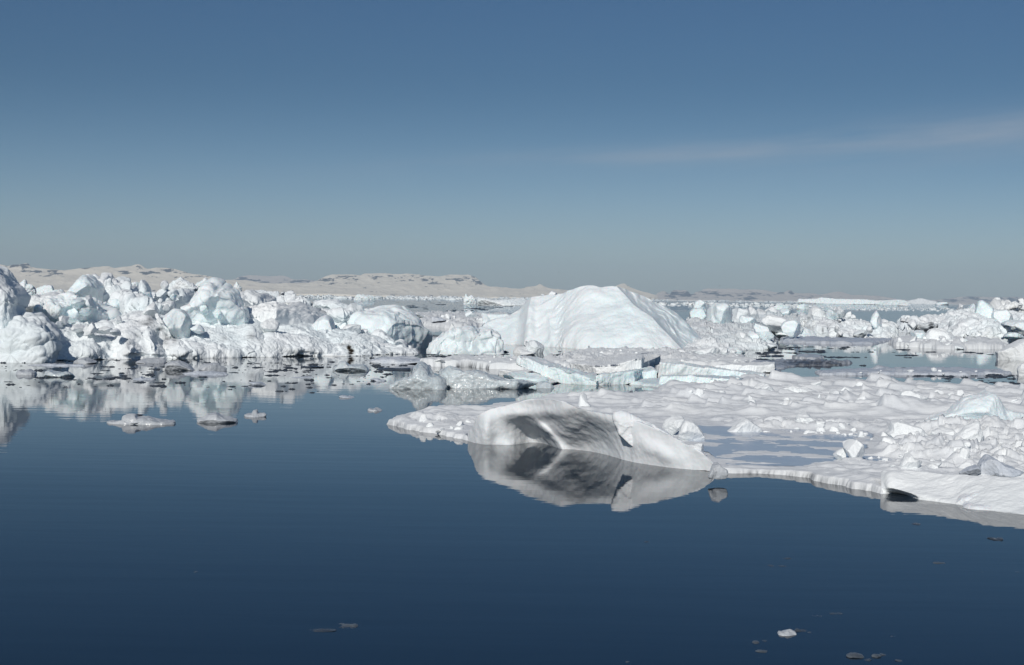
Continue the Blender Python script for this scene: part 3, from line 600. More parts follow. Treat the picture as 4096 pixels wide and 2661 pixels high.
 ('ice_block', 'small square ice block wedged between the six sided block and the dome', z2((1075, 640), (1085, 624), (1128, 630), (1132, 660), (1085, 664)), 159, .8, S, dict(sharp=.7)),
 ('ice_mound', 'snow covered ice bank behind the tall rounded boulder', z2((430, 420), (450, 398), (520, 392), (560, 410), (650, 440), (700, 480), (800, 500), (850, 560), (900, 640), (780, 700), (600, 600)), 180, 6, RG, dict(spec=RUB)),
 ('ice_block', 'flat cracked ice block with a ragged top on the skyline before open water', z2((645, 460), (655, 415), (690, 402), (760, 412), (820, 408), (900, 410), (930, 432), (1010, 460), (1020, 492), (900, 510), (760, 520), (680, 500)), 184, 4, RG, dict(spec=[('f', .3, 2, 3), ('l', .25, .9), ('f', .035, .5, 3)])),
 ('ice_mound', 'heap of snow blocks between the ragged flat block and the white dome', z2((780, 520), (860, 500), (960, 500), (1030, 470), (1070, 490), (1040, 600), (1080, 650), (930, 720), (850, 640)), 174, 4, RG, dict(spec=RUB)),
 ('ice_lump', 'upper lump of rough ice piled before the white dome', z2((1035, 680), (1080, 650), (1130, 668), (1180, 698), (1205, 760), (1195, 815), (1140, 815), (1060, 760)), 158, 2.2, RG, {}),
 ('ice_lump', 'knobbly rough ice lump at the foot of the white dome', z2((1165, 670), (1220, 642), (1285, 690), (1345, 735), (1405, 728), (1438, 770), (1435, 830), (1300, 860), (1200, 840)), 157.5, 2.4, RG, dict(spec=[('f', .3, 2, 3), ('l', .3, .9), ('f', .035, .5, 3)])),
 ('ice_lump', 'small rounded ice lump on the water before the dome', z2((1425, 800), (1432, 755), (1480, 760), (1505, 800), (1490, 830), (1440, 830)), 158, 1.0, S, {}),
 ('iceberg', 'big smooth white dome of ice next to open water', z2((985, 570), (1035, 500), (1130, 476), (1290, 462), (1375, 478), (1440, 508), (1520, 558), (1600, 640), (1645, 710), (1625, 800), (1560, 840), (1400, 850), (1200, 800), (1060, 660)), 168, 6.5, B,
    dict(spec=[('f', .6, 4, 3), ('s', .22, 2.2), ('l', .08, .8), ('f', .03, .5, 3)], cat='iceberg', e=.7, facets=4)),
 ('iceberg', 'low bumpy berg with a turquoise foot between the dome and the great white berg', z2((1600, 850), (1640, 745), (1700, 680), (1790, 648), (1880, 636), (1950, 628), (2010, 668), (2050, 648), (2112, 642), (2172, 690), (2205, 740), (2195, 830), (2100, 860), (1800, 870)), None, 4, B,
    dict(wy=354.5, spec=[('f', .45, 3, 3), ('l', .22, 1.3), ('s', .25, 1.4), ('l', .10, .6), ('f', .03, .5, 3)], cat='iceberg', e=.6, facets=2)),
 ('ice_spire', 'thin pointed ice spike on the low bumpy berg', z2((1765, 655), (1785, 610), (1800, 577), (1820, 610), (1848, 655)), 172, .9, S, dict(facets=2, amp=.6)),
]
def fold_fix(o, fx, amt):                         # turn the side beyond a sharp vertical edge away
    me = o.data; P = np.empty(len(me.vertices) * 3); me.vertices.foreach_get('co', P); P = P.reshape(-1, 3); lo = np.array(o.location)
    x, y = px(P + lo); P[:, 1] += np.maximum(x - fx, 0) * amt * (P[:, 1] < 3); me.vertices.foreach_set('co', P.ravel()); me.update()
for k, (nm, lb, out, Y, T, mt, kw) in enumerate(LR):
    kw = dict(kw); fold = kw.pop('fold', None)
    if Y is not None:
        cx_ = np.mean([p_[0] for p_ in out]); Y = float(G(cx_, np.interp(cx_, [40, 160, 300, 420], [361.4, 358.6, 356.4, 353.6]))) + 4.0 + (Y - 150) * .75
    o = rock(nm, lb, out, Y, T, mt, 100 + k, cat=kw.pop('cat', nm.replace('_', ' ')), **kw)
    if fold: fold_fix(o, zE(fold)[0][0], .20)
# ---------------------------------------------------------------- great white berg
wl = z3((150, 700), (390, 698), (700, 708), (1000, 728), (1400, 738), (1700, 742), (1960, 738))
crest = z3((150, 640), (190, 588), (250, 535), (330, 512), (400, 488), (460, 448), (520, 408), (560, 356), (600, 338), (640, 332), (730, 326), (800, 322), (860, 300), (960, 264), (1020, 252), (1100, 263), (1160, 258), (1220, 265), (1300, 285), (1400, 315), (1480, 352), (1600, 418), (1700, 480), (1800, 560), (1870, 640), (1920, 690), (1960, 725))
bb = []
for a, (x, y) in enumerate(z3((1330, 400), (1430, 450), (1530, 550), (1640, 660))): bb.append(((x, y), 9, 7, 45, -1.6))
z = z3
bb += [(z((330, 600))[0], 26, 22, -30, 3.2), (z((500, 620))[0], 6, 30, 8, 2.0), (z((580, 480))[0], 4.5, 32, 3, -2.2), (z((640, 560))[0], 4, 22, 5, .9), (z((730, 560))[0], 2.5, 16, -8, -1.1), (z((790, 600))[0], 4, 16, -12, 1.1),
       (z((1000, 400))[0], 26, 10, -10, 1.6), (z((1150, 540))[0], 14, 10, -20, 1.0), (z((1200, 620))[0], 20, 5, -25, -.8), (z((1300, 660))[0], 24, 4, -28, .9), (z((1000, 640))[0], 20, 10, 0, -1.2), (z((1100, 330))[0], 12, 4, 10, -.8),
       (z((1420, 600))[0], 16, 12, -40, -2.0), (z((1700, 560))[0], 20, 44, -38, 3.5)]
o = berg('iceberg', 'great smooth white berg with a rippled right flank, biggest of all, in the middle', wl, crest, 13.0, M['berg'], 31, bumps=[(c_, a_, b_, g_, d_ * .5, *r_) for c_, a_, b_, g_, d_, *r_ in bb],
     spec=[('f', .35, 5, 3), ('f', .05, (.9, .9, 5), 3), ('f', .03, .8, 3)], back=16, dens=3.0, slope_p=1.15, undercut=.3, endp=.4)
me = o.data; P = np.empty(len(me.vertices) * 3); me.vertices.foreach_get('co', P); P = P.reshape(-1, 3); lo = np.array(o.location)
x, y = px(P + lo)
rx = np.interp(y, *np.array([(b_, a_) for a_, b_ in z3((1225, 270), (1290, 335), (1340, 395), (1400, 440), (1480, 490), (1530, 550), (1600, 620), (1690, 715), (1710, 742))]).T)
k = np.clip(x - rx, 0, 60)
fr = P[:, 1] < 8.0
rip = (fbm(np.stack([(x + y) / 24, (x - rx) / 8 + .5 * perlin(np.stack([x / 15, y / 15, 0 * x], -1), 8), 0 * x], -1), 2, 3)) * smoothstep(1, 7, x - rx)
P[:, 1] += np.where(fr, 2.2 * (1 - np.exp(-k / 4)) + k * .10 + .55 * rip, 0)
lx = np.interp(y, *np.array([(b_, a_) for a_, b_ in z3((600, 335), (575, 420), (560, 520), (545, 650), (540, 720))]).T)
P[:, 1] += np.where(fr, np.clip(lx - x, 0, 60) * .10 + 1.6 * (1 - np.exp(-np.clip(lx - x, 0, 60) / 4)), 0)
cra = np.exp(-((x - z3((815, 0))[0][0]) / 5.0) ** 2) * smoothstep(z3((0, 330))[0][1], z3((0, 430))[0][1], y)   # crumbled chute
P[:, 1] += np.where(fr, cra * (.5 * lumps(P / .9, 4) + .25 * lumps(P / .45, 5)), 0)
me.vertices.foreach_set('co', P.ravel()); me.update()
MR_ = [
 ('ice_block', 'small pointed snow block perched on the shoulder of the great white berg', zB((1130, 270), (1180, 205), (1225, 168), (1275, 200), (1330, 222), (1220, 250), (1210, 290), (1170, 320)), 193, 1.0, S, dict(sharp=.4)),
 ('ice_block', 'tiny snow cap on the shoulder of the great white berg', zB((1035, 240), (1065, 213), (1108, 238), (1070, 250)), 193, .5, S, {}),
 ('ice_boulder', 'rounded snow boulder with a shaded right side floating before the great berg', zB((800, 1060), (830, 1000), (870, 965), (960, 952), (1040, 985), (1095, 1050), (1090, 1120), (1030, 1160), (880, 1160), (815, 1120)), None, 1.5, RG, dict(wy=353)),
 ('ice_block', 'white upright chunk behind the floating snow boulder', zB((770, 1060), (775, 990), (800, 972), (860, 985), (860, 1050), (810, 1080)), 160, .8, S, {}),
 ('ice_floe', 'sloping snow wedge against the floating snow boulder', zB((570, 1150), (640, 1100), (720, 1060), (800, 1060), (840, 1120), (830, 1165), (700, 1170)), None, 1.4, S, dict(wy=353, facets=2)),
 ('ice_floe', 'small flat snow piece just in front of the floating snow boulder', zB((720, 1190), (740, 1150), (830, 1138), (940, 1145), (965, 1165), (880, 1200)), None, .9, S, dict(wy=355, facets=2)),
 ('growler', 'small grey ice bottle shape standing in the brash before the great berg', zB((1740, 1130), (1770, 1090), (1795, 1080), (1800, 1048), (1815, 1046), (1828, 1100), (1835, 1150), (1780, 1170)), None, .5, PA, dict(wy=353.5, facets=1)),
 # rubble field beyond the great berg
 ('ice_boulder', 'angular ice boulder lying on top of a cracked one, next to the big cube', zG((528, 350), (558, 278), (600, 228), (650, 205), (702, 240), (785, 290), (815, 330), (792, 372), (650, 385), (540, 365)), 258, 2.6, B, dict(facets=9)),
 ('ice_boulder', 'cracked hollow ice boulder underneath the angular one', zG((465, 440), (535, 372), (640, 362), (790, 352), (805, 420), (772, 500), (742, 580), (620, 580), (490, 540)), 254, 3.0, CY_, dict(facets=8)),
 ('ice_block', 'huge cube like ice block with a blue base, biggest beyond the great berg', zG((762, 490), (798, 380), (860, 328), (910, 282), (1000, 278), (1070, 266), (1150, 288), (1198, 350), (1208, 440), (1192, 570), (1172, 665), (1120, 690), (1000, 670), (850, 610), (748, 580)), 246, 4.2, B, dict(facets=8, sharp=.35)),
 ('ice_boulder', 'broad cream white snow boulder behind the huge cube', zG((1195, 480), (1208, 400), (1290, 342), (1400, 368), (1505, 400), (1520, 500), (1500, 580), (1400, 620), (1320, 650), (1180, 640)), 256, 3.2, RG, {}),
 ('ice_spire', 'leaning pear shaped ice spire behind a flat blue faced block', zG((1488, 400), (1498, 348), (1530, 315), (1570, 348), (1605, 400), (1655, 460), (1655, 525), (1590, 548), (1508, 485)), 250, 1.9, S, dict(facets=4)),
 ('ice_block', 'flat topped block with a grey blue front face beside the pear shaped spire', zG((1335, 550), (1358, 488), (1450, 486), (1560, 518), (1650, 600), (1640, 660), (1450, 690), (1360, 660)), 242, 2.2, B, dict(facets=8, sharp=.4)),
 ('ice_boulder', 'broad domed snow boulder in the rubble field', zG((1650, 660), (1718, 560), (1798, 486), (1880, 466), (1980, 496), (2100, 546), (2190, 610), (2110, 690), (1900, 720), (1740, 710)), 236, 3.6, S, {}),
 ('ice_block', 'snow topped block at the back of the rubble field before open water', zG((1755, 430), (1788, 348), (1850, 326), (1930, 346), (1985, 400), (1965, 450), (1850, 460)), 288, 2.0, S, {}),
 ('ice_boulder', 'round blue white ice ball at the back of the rubble field', zG((2035, 420), (2068, 368), (2150, 361), (2225, 400), (2248, 470), (2205, 512), (2100, 500)), 280, 2.0, B, dict(facets=7)),
 ('ice_boulder', 'flat topped boulder on a cracked blue ledge at the edge of the rubble field', zH((-120, 690), (-60, 600), (0, 575), (130, 566), (200, 606), (278, 710), (210, 765), (60, 760), (-60, 740)), 218, 2.4, B, dict(facets=6)),
 ('ice_ledge', 'low pale blue ice ledge under the flat topped boulder', zH((-240, 800), (-120, 745), (60, 742), (200, 750), (285, 686), (325, 706), (420, 736), (498, 775), (510, 850), (440, 900), (200, 910), (-100, 910)), None, 3.2, B, dict(wy=338, e=.6, facets=4)),
 ('ice_block', 'large tilted ice block overhanging the water, lit flat face towards us', zG((1575, 690), (1598, 616), (1700, 656), (1812, 676), (1855, 760), (1925, 835), (1870, 895), (1800, 916), (1695, 890), (1612, 800)), 186, 1.8, B, dict(facets=5, sharp=.5)),
 ('ice_block', 'rounded ice block leaning under the large tilted one', zG((1475, 800), (1495, 766), (1560, 756), (1645, 820), (1715, 890), (1758, 955), (1705, 1010), (1620, 980), (1528, 875)), 184, 1.3, B, {}),
 ('ice_block', 'rounded ice block standing left of the leaning pair', zG((1275, 810), (1300, 782), (1350, 766), (1420, 798), (1482, 870), (1506, 945), (1470, 990), (1398, 940), (1305, 880)), 186, 1.3, S, {}),
 ('ice_block', 'low wide blue edged ice block lying on the snow slope', zG((775, 768), (830, 745), (900, 724), (1000, 736), (1085, 736), (1125, 800), (1000, 818), (850, 800)), 205, 1.5, B, {}),
 ('ice_block', 'small upright ice chunk at the water edge under the tilted block', zG((1592, 965), (1638, 918), (1682, 1000), (1690, 1080), (1620, 1060)), 177, .8, S, dict(sharp=.4)),
 ('ice_block', 'white jagged ice chunk in the corner of the rubble by dark brash', zG((1730, 1000), (1760, 945), (1810, 950), (1820, 1000), (1780, 1020)), 177, .6, S, dict(sharp=.6)),
 ('ice_block', 'three sided ice chunk at the last corner of the rubble slope', zG((1810, 1000), (1850, 965), (1920, 970), (1985, 1030), (1960, 1070), (1850, 1070)), 175, .9, RG, dict(sharp=.4)),
 ('ice_block', 'long flat topped ice block with a bright front, below the snow slope', zG((452, 1115), (475, 1092), (600, 1075), (750, 1048), (900, 1018), (960, 1058), (1005, 1112), (960, 1180), (700, 1260), (620, 1285), (475, 1270)), None, 1.6, S, dict(wy=359, facets=4, sharp=.45)),
 ('ice_boulder', 'five sided ice boulder standing beside the long flat topped block', zG((1012, 1120), (1048, 1060), (1090, 1036), (1135, 1080), (1175, 1165), (1112, 1210), (1040, 1195)), 146, .9, S, dict(sharp=.4)),
 ('ice_boulder', 'small round ice boulder between two larger ones below the snow slope', zG((1155, 1115), (1198, 1068), (1262, 1066), (1295, 1122), (1262, 1170), (1188, 1175)), 148, .8, S, {}),
 ('ice_boulder', 'broad grey flank of ice behind the small round boulder', zG((1120, 1100), (1170, 1040), (1260, 1035), (1380, 1090), (1440, 1140), (1380, 1190), (1200, 1190)), 152, 1.2, B, {}),
 ('ice_boulder', 'broad gabled ice block nearest the slabs, below the snow slope', zG((1092, 1290), (1148, 1200), (1222, 1146), (1325, 1188), (1440, 1245), (1425, 1300), (1200, 1310)), None, 1.3, S, dict(wy=361.5, sharp=.3)),
 ('ice_boulder', 'lone round snow ball block at the waterline before the rippled flank', zG((246, 1185), (278, 1100), (320, 1082), (372, 1088), (405, 1150), (372, 1205), (288, 1215)), None, .9, S, dict(wy=356.5)),
 ('ice_block', 'low snow block in front of the lone round snow ball', zG((155, 1310), (198, 1240), (250, 1226), (330, 1258), (400, 1300), (330, 1330)), None, 1.0, S, dict(wy=364)),
 ('ice_block', 'small scoop shaped ice block before the long flat topped block', zG((640, 1230), (700, 1160), (810, 1140), (870, 1180), (760, 1240)), 143, .8, S, {}),
 ('ice_block', 'crescent shaped blue bottomed ice block near the slabs', zG((705, 1250), (730, 1215), (810, 1235), (890, 1240), (880, 1290), (770, 1290)), 139, .7, B, {}),
]
for k, (nm, lb, out, Y, T, mt, kw) in enumerate(MR_):
    kw = dict(kw); rock(nm, lb, out, Y, T, mt, 300 + k, cat=nm.replace('_', ' '), **kw)
berg('snow_slope', 'gentle rubble strewn snow slope running down from the rippled flank to the water',
     zG((380, 1090), (600, 1105), (900, 1110), (1200, 1100), (1500, 1085), (1750, 1078), (1995, 1068)),
     zG((380, 700), (540, 570), (640, 585), (740, 600), (900, 655), (1100, 670), (1300, 665), (1500, 660), (1700, 690), (1830, 800), (1995, 1010)), 62.0, M['rough'], 33,
     spec=[('f', .35, 5, 3), ('l', .2, 1.5), ('s', .45, 1.5), ('s', .2, .7), ('f', .05, .4, 3)], back=70, dens=3.2, undercut=.4, cat='snow slope', slope_p=1.6)
berg('ice_ridge', 'flat snowy ice field carrying the huge cube and the boulders around it', zG((400, 680), (1000, 700), (1500, 710), (2000, 700), (2380, 690)), zG((400, 600), (600, 560), (1000, 470), (1400, 460), (1700, 430), (2000, 430), (2250, 490), (2380, 520)), 60, M['rough'], 34,
     Y0=238, spec=[('f', .5, 6, 3), ('l', .3, 2.5), ('s', .7, 2.2), ('s', .3, 1.0), ('f', .08, .5, 3)], back=40, dens=2.8, cat='ice ridge')
# slabs
slab('ice_slab', 'long thin slab tilted up to a point over the dark water', zJ((215, 250), (300, 292), (400, 340), (540, 388), (600, 400)), zJ((225, 143), (300, 170), (380, 195), (450, 220), (600, 282), (640, 296)), (1.5, 5, -.25), M['berg'], 104.5, 101.5, 41)
slab('ice_slab', 'long slab sloping down into the clear water, joined to the tilted pointed one', zJ((540, 395), (640, 450), (760, 490), (870, 535), (1000, 555), (1150, 560), (1305, 560)), zJ((590, 298), (680, 308), (770, 325), (900, 360), (1000, 390), (1150, 440), (1315, 488)), (1.5, 5, -.3), M['cyan'], 101.5, 98.5, 42)
slab('ice_slab', 'big flat slab with a grey blue top resting on lower slabs', zJ((970, 330), (1100, 372), (1250, 388), (1400, 392), (1600, 405), (1780, 402), (1900, 382), (1950, 352), (2060, 312), (2155, 255)), zJ((955, 240), (1030, 256), (1100, 266), (1250, 282), (1400, 288), (1600, 272), (1800, 205), (1930, 180), (1962, 236), (2060, 202), (2172, 150)), None, M['snow'], 0, 0, 43,
     n=zJ((955, 0), (1300, 0), (1700, 0), (1930, 0), (1962, 0), (2172, 0)) and [(a, b) for (a, _), b in zip(zJ((955, 0), (1300, 0), (1700, 0), (1930, 0), (2172, 0)), (112, 108, 107.5, 108, 120))],
     topback=(zJ((955, 234), (1100, 215), (1300, 190), (1500, 172), (1700, 158), (1900, 130), (2050, 106), (2172, 140)), (114, 128, 126)))
slab('ice_slab', 'pale slab standing on edge in the clear water under the big flat slab', zJ((1305, 560), (1450, 560), (1560, 560), (1650, 545), (1720, 530), (1828, 490)), zJ((1315, 428), (1400, 410), (1500, 400), (1650, 380), (1820, 364)), (1, 5, -.1), M['cyan'], 99, 100.5, 44)
slab('ice_slab', 'short pale slab behind the one on edge, seen in the gap', zJ((1140, 452), (1250, 470), (1330, 470)), zJ((1140, 425), (1250, 420), (1340, 424)), (0, 4, .05), M['cyan'], 103, 103, 45)
slab('ice_block', 'small turquoise block between the big slab and the right hand slab', zJ((1835, 475), (1950, 488), (2080, 478), (2135, 470)), zJ((1835, 402), (1950, 368), (2110, 344), (2140, 352)), (0, 4, .1), M['cyan'], 105, 105, 46, cat='ice block')
slab('ice_slab', 'long straight slab with a bright front and snowy top, right of the gap', z3((1525, 945), (1700, 925), (1850, 930), (2000, 928), (2100, 928), (2300, 934)), z3((1540, 828), (1700, 845), (1850, 865), (2000, 880), (2100, 895), (2300, 916)), None, M['berg'], 111, 112, 47,
     topback=(z3((1545, 824), (1650, 818), (1800, 838), (2000, 866), (2200, 890), (2310, 908)), (113, 124, 117)))
slab('ice_slab', 'lower flooded slab in front of the long straight one, turquoise at its foot', z3((1530, 996), (1700, 994), (1850, 1002), (2000, 998), (2100, 980)), z3((1545, 924), (1700, 922), (1850, 934), (2000, 946), (2110, 940)), None, M['cyan'], 98, 98, 48,
     topback=(z3((1550, 920), (1700, 916), (1900, 922), (2200, 928), (2350, 930)), (100, 112, 112)))
slab('ice_slab', 'grey rimmed snow slab lying before the dark brash strip', z3((1945, 868), (2100, 892), (2250, 902), (2350, 892), (2380, 872)), z3((1940, 850), (2050, 840), (2150, 846), (2280, 848), (2375, 838)), None, M['snow'], 119, 119, 49,
     topback=(z3((1940, 846), (2050, 832), (2150, 826), (2300, 818), (2378, 824)), (120, 128, 124)))
rock('ice_slab', 'rounded turquoise slab beside the glassy growler', zJ((0, 470), (20, 420), (130, 388), (400, 384), (580, 400), (650, 450), (700, 500), (680, 535), (300, 530), (90, 500)), None, 2.0, M['cyan'], 50, wy=383, e=.5, facets=3, cat='ice slab')
rock('ice_slab', 'snow capped ice piece behind the rounded turquoise slab', zJ((-20, 400), (0, 340), (100, 345), (150, 370), (300, 355), (420, 345), (460, 380), (380, 400), (100, 430)), None, 1.6, M['snow'], 51, wy=376, facets=3, cat='ice slab')
# grey glassy pieces on the clear pool
o = rock('growler', 'grey glassy growler with two humps, sparkling on the blue water', z5((45, 222), (130, 190), (225, 160), (245, 118), (285, 86), (335, 108), (365, 160), (430, 186), (462, 230), (440, 262), (200, 262), (80, 240)), None, 1.5, M['grey'], 52, wy=389.3, e=.65, facets=4, cut=.8, amp=1.5, cat='growler')
rock('hump', None, z5((415, 225), (415, 130), (465, 108), (520, 130), (560, 160), (660, 138), (740, 165), (850, 200), (950, 204), (1050, 214), (1030, 240), (700, 256), (480, 258)), float(G(485, 389)) + 1.6, 1.4, M['grey'], 53, e=.65, facets=4, cut=.8, amp=1.5, parent=o)
rock('growler', 'white snow capped lump behind the first hump of the glassy growler', zL((740, 380), (760, 320), (830, 278), (920, 300), (935, 340), (960, 380), (860, 430), (760, 420)), 104, .8, M['pale'], 54, facets=2)
rock('growler', 'grey three sided ice pyramid floating by the turquoise slab', zJ((465, 585), (520, 506), (600, 502), (700, 530), (795, 582), (700, 610), (560, 610)), None, .9, M['grey'], 55, wy=388.3, facets=5, sharp=.5, e=.8)
for k, (lb, out) in enumerate((('dark ice bit with a raised head in the clear pool', zJ((1408, 622), (1440, 614), (1480, 640), (1550, 655), (1550, 668), (1430, 668))),
                              ('low grey ice bit in the middle of the row of three in the clear pool', zJ((1550, 655), (1600, 625), (1650, 632), (1700, 660), (1660, 672), (1570, 672))),
                              ('spiky dark ice bit with two horns in the clear pool', zJ((1665, 650), (1700, 635), (1730, 645), (1740, 608), (1760, 640), (1778, 645), (1782, 612), (1802, 615), (1815, 660), (1740, 672), (1690, 668))))):
    rock('brash_ice', lb, out, None, .35, M['wet'], 60 + k, wy=393.2, facets=1, amp=.5, cat='brash ice')
# ---------------------------------------------------------------- ridges on the far right of the lead
berg('ice_ridge', 'rear snowy ice ridge with a row of pointed blocks along its top', zH((60, 700), (240, 660), (500, 690), (700, 695), (1000, 690), (1250, 680), (1430, 665)),
     zH((60, 520), (100, 495), (300, 480), (500, 500), (750, 512), (950, 520), (1150, 558), (1250, 590), (1400, 602), (1430, 640)), 30, RG, 71,
     spec=[('f', .6, 6, 3), ('l', .3, 2.4), ('s', .7, 2.2), ('s', .3, 1.0), ('f', .06, .5, 3)], back=16, dens=3.4, cat='ice ridge', undercut=.6)
berg('ice_ridge', 'front snowy ice ridge carrying the tall shark fin block', zH((690, 872), (850, 874), (1080, 873), (1330, 870), (1500, 872), (1750, 874), (1930, 866)),
     zH((690, 720), (760, 680), (850, 655), (1000, 660), (1100, 606), (1200, 618), (1400, 630), (1480, 660), (1640, 660), (1800, 640), (1860, 676), (1930, 800)), 16, RG, 72,
     spec=[('f', .5, 4, 3), ('l', .25, 1.8), ('s', .5, 1.7), ('s', .22, .8), ('f', .06, .4, 3)], back=14, dens=3.6, cat='ice ridge', undercut=1.6,
     bumps=[(zH((1560, 830))[0], 14, 2.2, 0, 1.2), (zH((1840, 830))[0], 5, 4, 0, 2.0)])
berg('ice_ridge', 'highest right hand ridge of rubble ice under the blue upright blocks', zI((-60, 850), (300, 880), (700, 880), (1000, 900), (1500, 900), (2000, 890), (2600, 890)),
     zI((-60, 610), (0, 598), (150, 590), (300, 600), (500, 570), (700, 560), (850, 520), (1000, 468), (1080, 462), (1300, 445), (1500, 430), (1800, 440), (2100, 470), (2380, 550), (2600, 560)), 34, RG, 73,
     spec=[('f', .7, 6, 3), ('l', .3, 2.4), ('s', .7, 2.2), ('s', .3, 1.0), ('f', .06, .5, 3)], back=20, dens=3.4, cat='ice ridge', undercut=.6)
